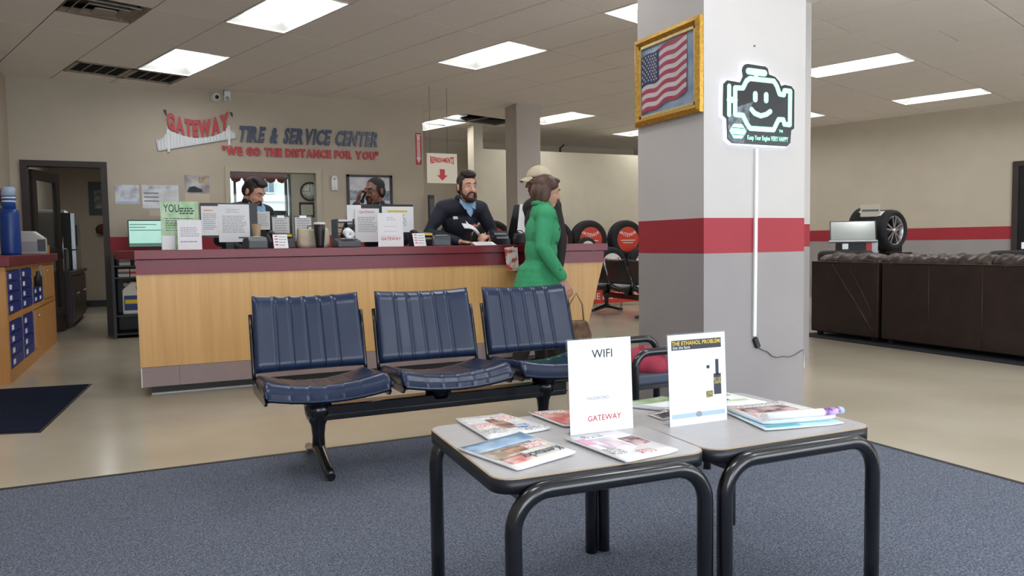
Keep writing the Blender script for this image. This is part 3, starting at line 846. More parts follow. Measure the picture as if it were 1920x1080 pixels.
# ------------------------------------------------------------------ beam seating
M_vinyl = mat('navy_vinyl', (25, 41, 70), .29, spec=.55, var=.08, vscale=10, bump=.05, bscale=220)
M_vinyl_edge = mat('navy_vinyl_edge', (18, 22, 34), .45)
def groove(u, ks=(.20, .34, .48, .62, .76), w=.010):
    return sum(math.exp(-((u - k) / w) ** 2) for k in ks)
SEAT_W = .545
def beam_seating(label, loc, rz, seats, leg_at, vinyl, labelgroup=None):
    t = thing('beam_seating', label, 'seating', loc, rz)
    n = len(seats)
    for sx in seats:
        # backrest: reclined, gently dished panel with stitched channels
        def bpt(u, v, off):
            x = (u - .5) * SEAT_W
            dish = .030 * (1 - (2 * u - 1) ** 2)
            z = .455 + v * .372
            y = .13 + v * .115 + dish * (.5 + .5 * v)
            return (sx + x * (1 - .03 * v), y + off, z - .012 * v * (1 - (2 * u - 1) ** 2))
        def edge(u, v):
            a = max(0.0, 1 - (min(u, 1 - u) / .05)) if min(u, 1 - u) < .05 else 0
            b = max(0.0, 1 - (min(v, 1 - v) / .09)) if min(v, 1 - v) < .09 else 0
            return (1 - math.sqrt(max(0, 1 - a * a))) + (1 - math.sqrt(max(0, 1 - b * b)))
        ft = lambda u, v: bpt(u, v, -.032 + .028 * min(1, edge(u, v)) + .009 * groove(u) * (1 if .06 < v else .2))
        fb = lambda u, v: bpt(u, v, .022 - .02 * min(1, edge(u, v)))
        MB().slab(84, 14, ft, fb).build('backrest', vinyl, t)
        # seat: waterfall cushion, dished in the middle
        def spt(u, v, up):
            x = (u - .5) * SEAT_W * (1.0 + .05 * v)
            y = .16 - v * .50
            dish = -.058 * (1 - (2 * u - 1) ** 2) * (.45 + .55 * math.sin(math.pi * min(1, v * .75 + .2)))
            z = .395 + .035 * v + dish
            nose = -.055 * max(0, (v - .86) / .14) ** 2
            return (sx + x, y, z + up + (nose if up > 0.02 else 0))
        st = lambda u, v: spt(u, v, .058 - .05 * min(1, edge(u, v) * .6) - .0035 * groove(u) * (1 if v < .8 else .5) - .007 * math.exp(-((v - .80) / .02) ** 2))
        sb = lambda u, v: spt(u, v, -.012)
        MB().slab(84, 24, st, sb).build('seat', vinyl, t)
        for s_ in (-1, 1):
            xr = sx + s_ * (SEAT_W / 2 + .004)
            MB().tube([(xr, .225, .735), (xr, .190, .62), (xr, .150, .47), (xr, .135, .40)], .010, 6).build('side_frame', M_blackmetal, t)
            MB().prism([(.165, .385), (.165, .425), (.10, .425), (-.30, .415), (-.33, .40), (-.30, .375), (.10, .365)], xr - .006, xr + .006, 'yz').build('seat_side', M_blackmetal, t)
        MB().lathe([(.055, 0), (.075, .05), (.12, .105)], 14, 0, Matrix.Translation((sx, 0, .275))).build('seat_bracket', M_blackmetal, t)
    x0, x1 = seats[0] - .05, seats[-1] + .12
    MB().bx(x0, x1, -.045, .045, .225, .30).build('beam', M_blackmetal, t, bevel=.006)
    MB().bx(x0, x1, -.052, -.045, .245, .252).build('beam_lip', M_blackmetal, t)
    for lx in leg_at:
        mb = MB()
        mb.lathe([(.032, .07), (.030, .15), (.036, .20), (.062, .26), (.064, .30), (.05, .31)], 14, 0, Matrix.Translation((lx, 0, 0)))
        mb.build('leg', M_blackmetal, t)
        MB().tube([(lx, -.29, .020), (lx, -.22, .032), (lx, -.06, .075), (lx, 0, .088), (lx, .06, .075), (lx, .22, .032), (lx, .30, .022)], [.020, .024, .030, .034, .030, .024, .020], 8).build('foot', M_blackmetal, t)
        for dy in (-.27, .27): MB().lathe([(.016, 0), (.016, .008)], 10, 0, Matrix.Translation((lx, dy, .0))).build('glide', M_chrome, t)
    return t
beam_seating('row of three navy vinyl seats on one black beam, facing the tables', (0, 3.735, .008), 0, (.672, 1.293, 1.912), (.672, 1.905), M_vinyl)

# ------------------------------------------------------------------ lamp tables with tube frames
M_ttop = mat('grey_laminate_top', (178, 174, 174), .34, spec=.5, var=.03, vscale=30)
M_tedge = mat('black_table_edge', (26, 27, 34), .4)
M_tband = mat('tan_edge_line', (186, 160, 124), .5)
TZ = .505
def tube_table(label, loc, rz):
    """origin: floor point of the front-left leg; tube frames at front and back, legs .55 apart, .61 deep"""
    t = thing('side_table', label, 'table', loc, rz, 'tube-frame side tables')
    W, D_ = .553, .61
    x0, x1, y0, y1 = -.032, W + .032, .004, D_ - .004
    o = MB().prism(rrect(x0, x1, y0, y1, .055, 5), TZ - .038, TZ - .003, 'xy', 0, None, True).build('edge_band', M_tedge, t)
    MB().prism(rrect(x0 + .001, x1 - .001, y0 + .001, y1 - .001, .054, 5), TZ - .003, TZ - .001, 'xy').build('edge_line', M_tband, t)
    MB().prism(rrect(x0 + .005, x1 - .005, y0 + .005, y1 - .005, .05, 5), TZ - .002, TZ, 'xy').build('tabletop', M_ttop, t)
    r, R = .0215, .095
    for yy in (-.014, D_ + .014):
        h = TZ - .030
        pts = [(0, yy, .0)] + [(0, yy, h - R)] + [(R - R * math.cos(a), yy, h - R + R * math.sin(a)) for a in [math.pi / 2 * k / 8 for k in range(1, 9)]]
        pts += [(W - R + R * math.sin(a), yy, h - R + R * math.cos(a)) for a in [math.pi / 2 * k / 8 for k in range(0, 9)]] + [(W, yy, 0)]
        MB().tube(pts, r, 14).build('leg_frame', M_blackmetal, t)
    for xx in (.05, W - .05):
        MB().bx(xx - .02, xx + .02, .02, D_ - .02, TZ - .062, TZ - .038).build('rail', M_blackmetal, t)
    return t
T1O, T1R = (.742, 1.632), math.radians(-2.4)
T2O, T2R = (1.358, 1.606), math.radians(-.8)
tube_table('left side table holding the WIFI sign and magazines', T1O + (.008,), T1R)
tube_table('right side table holding the ethanol sign and newspapers', T2O + (.008,), T2R)

# printed sign holders on the tables
t = sheet('sign_holder', 'white WIFI sign in a clear holder on the left table', 'sign', (1.182, 1.93, TZ + .008), .216, .279, lean=.05, rz=-.02,
  prints=((txt('WIFI', .036, .008, .222, off=.0), M_ink), (rows(.216, .279, 1, .50, .51, 31, x0=.28, x1=.8, th=.012), M_greyink), (txt('PASSWORD:', .014, -.01, .098), M_greyink),
          (rows(.216, .279, 1, .235, .24, 33, x0=.2, x1=.9, th=.012), M_greyink), (txt('GATEWAY', .024, .008, .035, off=.004), M_redink)))
acrylic_stand(t, .216, .279)
MB().bx(-.11, .11, -.0, .075, 0, .002).build('foot', M_acrylic, t)
t = sheet('sign_holder', 'ethanol notice with a black and yellow heading on the right table', 'sign', (1.500, 1.878, TZ + .008), .216, .279, lean=.05, rz=-.02,
  prints=((rect(-.095, .092, .232, .262), M_navyink), (lambda mb: mb.text('THE ETHANOL PROBLEM:', .0175, (-.0015, -.0026, .2465), off=.012, sx=.92), M_yellow), (lambda mb: mb.text('Get the facts', .0125, (-.092, -.0026, .2355), align='LEFT'), M_paper),
          (lambda mb: (mb.bx(.068, .080, -.0024, -.0020, .145, .195), mb.bx(.060, .088, -.0024, -.0020, .085, .150), mb.bx(.034, .045, -.0024, -.0020, .168, .178)), M_navyink),
          (lambda mb: (mb.bx(.060, .088, -.0028, -.0024, .118, .138), mb.bx(.030, .055, -.0024, -.0020, .078, .098)), mat('can_print_gold', (176, 160, 96), .5, rgb2=(60, 56, 50), vscale=120)),
          (rows(.216, .279, 7, .18, .68, 35, x0=.1, x1=.55, th=.012), mat('faint_ink', (222, 224, 228), .7)),
          (rect(-.10, .10, .022, .036), M_bluegrey), (lambda mb: mb.prism([(.012 * math.cos(a), .030 + .009 * math.sin(a)) for a in [k * math.pi / 6 for k in range(12)]], -.0026, -.0022, 'xz'), M_greyink)))
acrylic_stand(t, .216, .279)
MB().bx(-.11, .11, -.0, .075, 0, .002).build('foot', M_acrylic, t)

# magazines and papers: each a few curled leaves with a printed cover
def mag(label, corners, z, th=.004, cover=None, prints=(), name='magazine', curl=.006, seed=0, group='reading matter on the side tables'):
    """corners: 4 floor-plan points (a, b, c, d) of the cover, a-b the edge far from the camera, clockwise from far left"""
    a, b, c, d = [Vector((p[0], p[1], 0)) for p in corners]
    ctr = (a + b + c + d) / 4
    t = thing(name, label, name.replace('_', ' '), (ctr.x, ctr.y, z), 0, group)
    a, b, c, d = [p - ctr for p in (a, b, c, d)]
    rnd = random.Random(seed); ph = rnd.random() * 6
    def P(u, v, up):                       # u: left to right, v: near (0) to far (1)
        p = (d * (1 - u) + c * u) * (1 - v) + (a * (1 - u) + b * u) * v
        lift = curl * (max(0, abs(u - .5) * 2 - .55) ** 2 * 2.5 * (1 if u > .5 else .6)) + curl * .25 * (1 + math.sin(3 * u + ph))
        return (p.x, p.y, up + lift)
    MB().slab(10, 6, lambda u, v: P(u, v, th), lambda u, v: P(u, v, 0)).build('pages', M_paper, t)
    MB().slab(10, 6, lambda u, v: P(.01 + u * .98, .01 + v * .98, th + .0006), lambda u, v: P(.01 + u * .98, .01 + v * .98, th)).build('cover', cover or M_paper, t)
    k = 1
    for (u0, u1, v0, v1, m) in prints:
        MB().slab(5, 4, lambda u, v, k=k: P(u0 + (u1 - u0) * u, v0 + (v1 - v0) * v, th + .0008 + .0002 * k), lambda u, v: P(u0 + (u1 - u0) * u, v0 + (v1 - v0) * v, th + .0004)).build('print_block', m, t)
        k += 1
    return t, P, th
def mag_text(t, P, th, body, size_u, u0, v0, flip, m, aspect=1.0, hgt=.12, off=0.0):
    vs_, fs = text_geo(body, 0, off, 0, 'LEFT')
    xs = [p[0] for p in vs_]; w = max(xs) - min(xs)
    out = []
    for (x, y, z) in vs_:
        uu = (x - min(xs)) / w * size_u; vv = y * hgt
        if flip: out.append(P(u0 - uu, v0 - vv, th + .0018))
        else: out.append(P(u0 + uu, v0 + vv, th + .0018))
    MB().add(out, fs).build('title', m, t)
MZ = TZ + .0085
M_photo1 = mat('cover_photo_brown', (150, 128, 104), .35, rgb2=(206, 200, 190), vscale=22, ramp=(.4, .6), coat=.3)
M_photo2 = mat('cover_photo_blue', (92, 140, 190), .35, rgb2=(170, 196, 220), vscale=12, coat=.3)
M_photo3 = mat('cover_photo_red', (196, 70, 60), .35, rgb2=(232, 176, 168), vscale=14, ramp=(.42, .62), coat=.3)
M_photo4 = mat('cover_photo_dark', (44, 40, 46), .35, rgb2=(190, 180, 176), vscale=40, ramp=(.52, .62), coat=.3)
M_photo5 = mat('cover_photo_lilac', (196, 178, 206), .35, rgb2=(238, 232, 240), vscale=16, coat=.3)
M_photo6 = mat('cover_photo_green', (120, 168, 96), .35, rgb2=(206, 220, 196), vscale=10, coat=.3)
M_photo7 = mat('news_photo_plum', (92, 60, 70), .5, rgb2=(206, 176, 172), vscale=26, ramp=(.4, .62))
M_newsprint = mat('newsprint', (226, 224, 222), .8, rgb2=(204, 200, 200), vscale=60)
M_pink = mat('pink_print', (226, 160, 190), .5)
M_redtype = mat('red_type_print', (196, 60, 66), .5, rgb2=(240, 232, 230), vscale=110, stretch=(1, 2.5, 1), ramp=(.42, .52))
M_darktype = mat('dark_type_print', (70, 70, 78), .5, rgb2=(238, 236, 234), vscale=150, stretch=(1, 3, 1), ramp=(.42, .52))
M_bluetype = mat('blue_type_print', (60, 104, 170), .5, rgb2=(214, 222, 232), vscale=60, ramp=(.42, .55))
M_skinprint = mat('portrait_print', (196, 150, 124), .4, rgb2=(110, 78, 62), vscale=22, ramp=(.4, .6))
M_aqua = mat('pale_aqua_paper', (190, 226, 238), .6, var=.02)
mag('white newspaper at the back left of the left table', ((.838, 2.262), (1.00, 2.262), (1.055, 2.02), (.835, 1.985)), MZ, .006, M_newsprint,
    ((.06, .42, .40, .60, M_redtype), (.06, .40, .12, .32, M_darktype), (.42, .68, .25, .75, M_skinprint), (.62, .86, .12, .34, M_bluetype), (.60, .96, .62, .84, M_redtype), (.66, .98, .02, .12, M_darktype)), 'newspaper', seed=1)
t, P, th = mag('magazine with an upside-down Kentucky title on the left table', ((.722, 1.935), (.945, 2.005), (.985, 1.745), (.785, 1.685)), MZ, .006, mat('cover_cream', (224, 220, 212), .35, coat=.3),
    ((.02, .98, .66, .98, M_photo2), (.02, .85, .34, .66, M_photo1), (.05, .45, .12, .34, mat('cover_photo_stripe', (206, 110, 104), .4, rgb2=(230, 220, 214), vscale=20)), (.62, .98, .44, .60, M_redtype), (.30, .60, .40, .58, M_skinprint)), seed=2)
mag_text(t, P, th, 'Kentucky', .62, .97, .30, True, mat('title_slate', (60, 70, 90), .5), hgt=.22, off=.01)
mag('white magazine with a lilac portrait at the front of the left table', ((1.03, 1.89), (1.21, 1.90), (1.243, 1.645), (1.058, 1.612)), MZ, .005, mat('cover_white', (240, 238, 240), .3, coat=.3),
    ((.18, .62, .32, .80, M_photo5), (.02, .20, .60, .84, M_pink), (.32, .55, .45, .70, mat('face_print_pale', (232, 212, 210), .4, rgb2=(200, 170, 190), vscale=14)), (.68, .97, .38, .70, M_photo7), (.25, .60, .86, .95, M_darktype), (.45, .72, .10, .22, M_redtype), (.05, .3, .2, .4, M_darktype)), seed=3)
mag('red magazine lying behind the WIFI sign', ((1.085, 2.236), (1.28, 2.218), (1.255, 2.00), (1.10, 2.02)), MZ, .006, M_photo3, ((.05, .6, .78, .95, M_darktype),), seed=4)
mag('dark magazine between the two signs', ((1.42, 2.04), (1.49, 2.05), (1.60, 2.02), (1.42, 1.955)), MZ, .005, M_photo4, ((.1, .8, .70, .88, M_darktype),), seed=5)
mag('green-edged white magazine behind the ethanol sign', ((1.40, 2.215), (1.60, 2.21), (1.66, 2.06), (1.50, 2.06)), MZ, .010, M_photo6, ((.04, .96, .04, .55, M_paper),), seed=6)
mag('white leaflet with green print at the back of the right table', ((1.68, 2.20), (1.87, 2.19), (1.88, 1.99), (1.67, 2.005)), MZ, .005, mat('leaflet_white', (232, 236, 228), .5),
    ((.3, .9, .30, .42, M_photo6), (.35, .62, .44, .56, M_navyink), (.08, .9, .75, .88, M_greyink)), seed=7)
mag('pale aqua sheets under the newspaper on the right table', ((1.66, 1.95), (1.90, 2.02), (1.875, 1.66), (1.60, 1.70)), MZ, .003, M_aqua, ((.05, .5, .03, .12, mat('aqua_band', (120, 206, 220), .5)),), 'paper_sheet', seed=8)
mag('folded newspaper on the pale aqua sheets', ((1.66, 1.945), (1.875, 1.925), (1.88, 1.695), (1.625, 1.735)), MZ + .009, .012, M_newsprint,
    ((.05, .85, .45, .80, M_photo7), (.04, .25, .80, .93, M_redtype), (.30, .95, .84, .95, M_darktype), (.04, .3, .22, .38, M_redtype), (.4, .9, .14, .36, M_darktype)), 'newspaper', seed=9)
t = thing('rolled_magazine', 'rolled magazine with a purple end across the newspaper', 'magazine', (1.75, 1.70, MZ + .038), math.radians(-8))
MB().tube([(-.13, 0, 0), (.07, 0, 0)], .014, 12, 0, flat=.8).build('roll', M_paper, t)
MB().tube([(.07, 0, 0), (.125, 0, 0)], .0142, 12, 0, flat=.8).build('printed_end', mat('purple_print', (120, 66, 150), .5, rgb2=(220, 190, 226), vscale=60, ramp=(.4, .6)), t)
MB().tube([(.125, 0, 0), (.14, 0, 0)], .0142, 12, 0, flat=.8).build('blue_end', M_photo2, t)

# ------------------------------------------------------------------ tube-arm chair between tables and column
t = thing('tube_arm_chair', 'black tube-arm chair with a slate seat behind the tables', 'chair', (1.90, 2.82, .008), 0)
for yy in (0, .40):
    R, W, h = .07, .40, .575
    pts = [(0, yy, 0), (0, yy, h - R)] + [(R - R * math.cos(a), yy, h - R + R * math.sin(a)) for a in [math.pi / 2 * k / 6 for k in range(1, 7)]]
    pts += [(W - R + R * math.sin(a), yy, h - R + R * math.cos(a)) for a in [math.pi / 2 * k / 6 for k in range(0, 7)]] + [(W, yy, 0)]
    MB().tube(pts, .018, 10).build('arm_frame', M_blackmetal, t)
MB().prism(rrect(.0, .40, .02, .38, .03), .42, .47, 'xy').build('seat', mat('slate_vinyl', (62, 70, 88), .5, var=.05), t, bevel=.012)
MB().bx(.02, .38, .03, .37, .40, .42).build('seat_pan', M_blackmetal, t)
t = thing('folded_jacket', 'crimson garment bunched on the tube-arm chair', 'garment', (2.05, 2.97, .478))
vs_ = []; n = 22; fs = []
for i in range(9):
    ph_ = math.pi / 2 * i / 8
    for j in range(n):
        a = 2 * math.pi * j / n
        r = math.cos(ph_) * (1 + .14 * math.sin(4 * a + 1) + .06 * math.sin(9 * a))
        vs_.append((.125 * r * math.cos(a), .11 * r * math.sin(a), .10 * math.sin(ph_) ** .8 * (1 + .12 * math.sin(3 * a + i))))
for i in range(8):
    for j in range(n): fs.append((i * n + j, i * n + (j + 1) % n, (i + 1) * n + (j + 1) % n, (i + 1) * n + j))
fs.append(tuple(reversed(range(n))))
MB().add(vs_, fs, 0, None, True).build('cloth', mat('crimson_cloth', (158, 52, 72), .85, var=.12, vscale=20), t)
MB().bx(.02, .11, -.09, .0, .085, .088).build('care_tag', M_paper, t)

# ------------------------------------------------------------------ floor mat by the left cabinet
mt = thing('door_mat', 'dark navy floor mat at the left in front of the drawers', 'mat', (0, 0, 0))
MB().prism([(-1.57, 5.52), (-.692, 5.24), (-.55, 6.885), (-1.57, 7.05)], 0, .008, 'xy').build('pile', mat('navy_mat_pile', (24, 32, 50), .95, spec=.1, var=.2, vscale=120, bump=.3, bscale=200), mt)
MB().prism([(-1.575, 5.50), (-.678, 5.215), (-.53, 6.90), (-1.575, 7.075)], 0, .004, 'xy').build('rubber_edge', M_carpet_trim, mt)
# ------------------------------------------------------------------ near column: framed flag, lit sign, raceway
M_gold = mat('gilt_frame', (196, 152, 70), .32, metal=.75, var=.18, vscale=60, bump=.3, bscale=90)
M_gold2 = mat('pale_gilt', (224, 200, 140), .35, metal=.5, var=.1, vscale=60)
t = thing('framed_flag_picture', 'gold-framed picture of a waving striped flag on the column', 'picture', (CX, CY + .318, 1.79), math.radians(-90))
W_, H_ = .632, .528
def frame_profile(t, W_, H_, w, d0, d1, m, name='frame'):
    o = [(-W_ / 2, 0), (W_ / 2, 0), (W_ / 2, H_), (-W_ / 2, H_)]
    i = [(-W_ / 2 + w, w), (W_ / 2 - w, w), (W_ / 2 - w, H_ - w), (-W_ / 2 + w, H_ - w)]
    for k in range(4):
        j = (k + 1) % 4
        a, b, c, d = o[k], o[j], i[j], i[k]
        mid = lambda p, q: ((p[0] + q[0]) / 2, (p[1] + q[1]) / 2)
        m1, m2 = mid(a, d), mid(b, c)
        vs_ = [(a[0], 0, a[1]), (b[0], 0, b[1]), (b[0], -d0, b[1]), (a[0], -d0, a[1]), (m2[0], -d1, m2[1]), (m1[0], -d1, m1[1]), (c[0], -d0 * .55, c[1]), (d[0], -d0 * .55, d[1]), (c[0], 0, c[1]), (d[0], 0, d[1])]
        MB().add(vs_, [(0, 1, 2, 3), (3, 2, 4, 5), (5, 4, 6, 7), (7, 6, 8, 9), (0, 9, 8, 1), (0, 3, 5, 7, 9), (1, 8, 6, 4, 2)]).build(name, m, t)
frame_profile(t, W_, H_, .052, .026, .040, M_gold)
t2 = []
for k, (x0, x1, z0, z1) in enumerate(((-.272, .272, .046, .062), (-.272, .272, .466, .482), (-.272, -.256, .046, .482), (.256, .272, .046, .482))):
    MB().bx(x0, x1, -.022, -.004, z0, z1).build('inner_lip', M_gold2, t)
MB().bx(-.262, .262, -.008, -.004, .055, .475).build('sky_print', mat('picture_sky', (120, 152, 196), .4, rgb2=(196, 208, 224), vscale=5), t)
M_fr = mat('flag_red', (188, 70, 92), .5, var=.08, vscale=12); M_fw = mat('flag_white', (226, 214, 220), .5, var=.05, vscale=12); M_fb = mat('flag_blue', (44, 56, 96), .5, var=.08, vscale=12)
nx_, nz_ = 36, 26
def flag(u, v):
    x = -.255 + u * .44
    zc_ = .195 + .03 * u + .008 * math.sin(u * 14)
    z = zc_ + (v - .5) * .345 + .03 * (u - .3)
    return (x, -.014 - .0035 * math.sin(u * 15 + v * 2), z + .055)
mbf = MB()
vs_ = [flag(i / nx_, j / nz_) for j in range(nz_ + 1) for i in range(nx_ + 1)]
for j in range(nz_):
    for i in range(nx_):
        s_ = j // 2
        mi = 0 if s_ % 2 == 0 else 1
        if i < nx_ * .40 and s_ >= 6: mi = 2
        a = j * (nx_ + 1) + i
        mbf.f.append((a, a + 1, a + nx_ + 2, a + nx_ + 1)); mbf.m.append(mi); mbf.sm.append(True)
mbf.v = vs_
fl = mbf.build('flag_print', [M_fr, M_fw, M_fb], t)
st = MB()
for r in range(9):
    for c in range(6 if r % 2 == 0 else 5):
        p = flag((.03 + (c + (.5 if r % 2 else 0)) * .062), .95 - r * .052)
        pts = []
        for k in range(10):
            a = math.pi / 2 + k * math.pi / 5; rr = .0085 if k % 2 == 0 else .004
            pts.append((p[0] + rr * math.cos(a), p[2] + rr * math.sin(a)))
        st.prism(pts, p[1] - .0012, p[1] - .0006, 'xz')
st.build('stars', M_fw, t)
MB().bx(-.256, .256, -.0215, -.0195, .062, .466).build('glazing', pane_mat('picture_glass', (252, 253, 253), 1.35), t)

# smiling engine sign, lit from behind
M_neon = mat('lit_green_line', (150, 255, 205), .4, emit=1.15)
M_signblack = mat('sign_face_black', (20, 22, 24), .25, rgb2=(34, 36, 40), vscale=8)
M_signglow = mat('lit_white_edge', (226, 236, 255), .4, emit=1.1)
SX, SZ = 3.135, 1.845
def sg(zx, zy, k=1.0, dx=0, dy=0):
    return (((zx - 515) * k + dx) / 6 * .00393, -((zy - 520) * k + dy) / 6 * .00302)
t = thing('engine_sign', 'lit black sign with a smiling green engine outline on the column', 'sign', (SX, CY, SZ))
out = [(330, 112), (350, 85), (380, 75), (575, 85), (605, 105), (620, 170), (690, 190), (735, 235), (760, 285), (800, 268), (880, 278), (915, 320), (915, 760), (880, 785), (872, 925), (830, 970), (215, 965), (165, 920), (155, 700), (115, 665), (120, 320), (155, 280), (300, 290), (332, 215), (322, 150)]
MB().prism([sg(a, b, 1.024, -8, 0) for a, b in out], -.022, -.004, 'xz').build('backing', M_signglow, t)
MB().prism([sg(a, b) for a, b in out], -.030, -.022, 'xz').build('face', M_signblack, t)
MB().prism([sg(a, b) for a, b in ((165, 700), (270, 560), (440, 490), (395, 600), (400, 700), (340, 958), (215, 960), (168, 915))], -.0308, -.0296, 'xz').build('photo_patch', mat('wrench_photo', (120, 128, 138), .4, rgb2=(52, 56, 62), vscale=30), t)
def ribbon(mb, pts, w, closed=False):
    pts = [sg(*p) for p in pts]; hw = w / 6 * .0033 / 2
    k = len(pts)
    for i in range(k if closed else k - 1):
        a, b = Vector(pts[i]), Vector(pts[(i + 1) % k])
        d = (b - a).normalized(); n_ = Vector((-d.y, d.x)) * hw
        mb.prism([tuple(a + n_), tuple(a - n_), tuple(b - n_), tuple(b + n_)], -.0330, -.0300, 'xz')
    for p in pts:
        mb.prism([(p[0] + hw * math.cos(q * math.pi / 5), p[1] + hw * math.sin(q * math.pi / 5)) for q in range(10)], -.0331, -.0300, 'xz')
mb = MB(); ribbon(mb, [(400, 237), (670, 240), (705, 290), (738, 380), (788, 385), (795, 335), (862, 337), (860, 720), (795, 718), (785, 668), (728, 670), (672, 790), (405, 790), (365, 735), (325, 652), (240, 648), (240, 355), (325, 350), (362, 270)], 50, True); mb.build('engine_outline', M_neon, t)
mb = MB(); ribbon(mb, [(175, 342), (175, 655)], 48); ribbon(mb, [(175, 490), (240, 490)], 60); mb.build('fan_bar', M_neon, t)
mb = MB(); ribbon(mb, [(385, 157), (565, 162)], 66); ribbon(mb, [(470, 170), (470, 235)], 52); mb.build('filler_cap', M_neon, t)
for x in (462, 585):
    mb = MB(); ribbon(mb, [(x, 402), (x, 465)], 56); mb.build('eye', M_neon, t)
mb = MB(); ribbon(mb, [(420, 578), (455, 618), (525, 643), (590, 620), (632, 585)], 50); mb.build('smile', M_neon, t)
MB().prism([sg(270 + 92 * math.cos(k * math.pi / 3), 830 + 92 * math.sin(k * math.pi / 3)) for k in range(6)], -.0330, -.0300, 'xz').build('badge', M_neon, t)
mb = MB()
for zy in (795, 870): mb.bx(sg(205, 0)[0], sg(335, 0)[0], -.0335, -.0330, sg(0, zy + 4)[1], sg(0, zy - 4)[1])
mb.build('badge_text', M_signblack, t)
mb = MB(); mb.text('Keep Your Engine VERY HAPPY', .036, (sg(605, 0)[0], -.0325, sg(0, 915)[1]), off=.02, sx=.64); mb.text('TM', .022, (sg(755, 0)[0], -.0325, sg(0, 815)[1]), off=.01)
mb.build('lettering', M_neon, t)

rc = thing('cable_raceway', 'white vertical cable raceway below the engine sign', 'raceway', (0, 0, 0))
MB().prism([(3.122, 1.60), (3.142, 1.60), (3.133, .518), (3.110, .518)], CY - .016, CY, 'xz').build('channel', M_white, rc, bevel=.003)
sw = MB().box((0, 0, 0), (.030, .020, .062), 0, 0, Matrix.Translation((3.136, CY - .011, .480)) @ Matrix.Rotation(math.radians(-24), 4, 'Y')).build('cord_switch', M_black, rc, bevel=.004)
pts = [(3.15, CY - .006, .452), (3.19, CY - .006, .432), (3.225, CY - .006, .420), (3.26, CY - .006, .392), (3.30, CY - .006, .380), (3.345, CY - .006, .384), (3.40, CY - .006, .376), (3.44, CY - .006, .385), (3.50, CY - .006, .410), (3.518, CY + .01, .412), (3.518, CY + .3, .395)]
MB().tube(pts, .003, 6).build('cord', mat('grey_cord', (96, 92, 96), .5), rc)
tag(MB().add([(3.514, CY - .003, .415), (3.514, CY - .003, .29), (3.545, CY + .02, .305), (3.532, CY + .02, .36), (3.516, CY + .001, .415), (3.516, CY + .001, .29), (3.547, CY + .024, .305), (3.534, CY + .024, .36)], [(0, 1, 2, 3), (7, 6, 5, 4), (0, 4, 5, 1), (1, 5, 6, 2), (2, 6, 7, 3), (3, 7, 4, 0)]).build('tape_flap', M_white), 'loose white tape flap at the column corner below the cord', 'tape')
tag(MB().lathe([(.004, 0), (.004, .008), (.0, .010)], 8, 0, Matrix.Translation((3.119, CY, 2.18)) @ Matrix.Rotation(math.radians(90), 4, 'X')).build('nail', M_darkframe), 'small nail in the column above the engine sign', 'nail')
t = thing('dark_frame_board', 'black-edged board on the far side of the near column', 'board', (CX + CW, CY + .33, 1.39), math.radians(90))
MB().bx(-.25, .25, -.018, 0, 0, .985).build('frame', M_black, t)
MB().bx(-.23, .23, -.0195, -.018, .02, .965).build('panel', M_paper, t)

# ------------------------------------------------------------------ back wall lettering and emblem
M_red3d = mat('red_letter', (190, 44, 52), .4, var=.04)
M_navy3d = mat('navy_letter', (42, 54, 88), .28, spec=.7, var=.1, vscale=6)
def letter_sign(t, body, x0, x1, zb, cap, th, m, off=.02, shear=0.0, zfun=None, serif=False, gap=.10):
    """raised letters, each its own part; fitted between x0 and x1 on the wall (thing-local, front -Y)"""
    items = []
    for ch in body:
        if ch == ' ':
            items.append((ch, None, .30)); continue
        vs_, fs = text_geo(ch, 0, off, 0, 'LEFT')
        mn = min(p[0] for p in vs_); mx = max(p[0] for p in vs_); mz = min(p[1] for p in vs_); hz = max(p[1] for p in vs_)
        items.append((ch, (vs_, fs, mn, mx), (mx - mn)))
    tot = sum(i[2] for i in items) + gap * (len(items) - 1)
    s_ = (x1 - x0) / tot
    x = x0
    for ch, g, w in items:
        if g:
            vs_, fs, mn, mx = g
            kz = cap / .729
            def W(px, pz):
                X_ = x + (px - mn) * s_; Z_ = pz * kz
                X_ += shear * Z_
                if zfun: return zfun(X_, Z_)
                return X_, zb + Z_
            vv = []; ff = []
            n_ = len(vs_)
            for (px, pz, _) in vs_:
                a = W(px, pz); vv.append((a[0], -th, a[1]))
            for (px, pz, _) in vs_:
                a = W(px, pz); vv.append((a[0], 0, a[1]))
            ff += [tuple(f) for f in fs]
            ec = {}
            for f in fs:
                for k in range(len(f)):
                    e = (f[k], f[(k + 1) % len(f)])
                    ec[e] = 1
            for (a, b) in ec:
                if (b, a) not in ec: ff.append((b, a, a + n_, b + n_))
            mb = MB().add(vv, ff)
            if serif:
                L = (mx - mn)
                bars = {'T': ((.5, 0, .26), (.06, .62, .05), (.94, .62, .05)), 'I': ((.5, 0, .9), (.5, .68, .9)), 'R': ((.12, 0, .2), (.92, 0, .16), (.05, .68, .12)), 'E': ((.05, 0, .1), (.05, .68, .1), (.97, .08, .06), (.97, .58, .06)),
                        'V': ((.08, .68, .24), (.92, .68, .24)), 'N': ((.1, 0, .2), (.06, .68, .14), (.9, .68, .2))}.get(ch, ())
                for fx, pz, fw in bars:
                    hw = max(fw * L / 2, .06); hh = .05 if pz in (0, .68) else .10
                    cxp = mn + fx * L
                    q = [W(cxp - hw, pz), W(cxp + hw, pz), W(cxp + hw, pz + hh), W(cxp - hw, pz + hh)]
                    mb.prism(q, -th * .98, 0, 'xz')
            mb.build('letter', m, t)
        x += w * s_ + gap * s_
t = thing('wall_sign', 'arched red GATEWAY letters above a silver bridge emblem on back wall', 'sign', (0, BW, 0))
xc_, hw_ = .52, .39
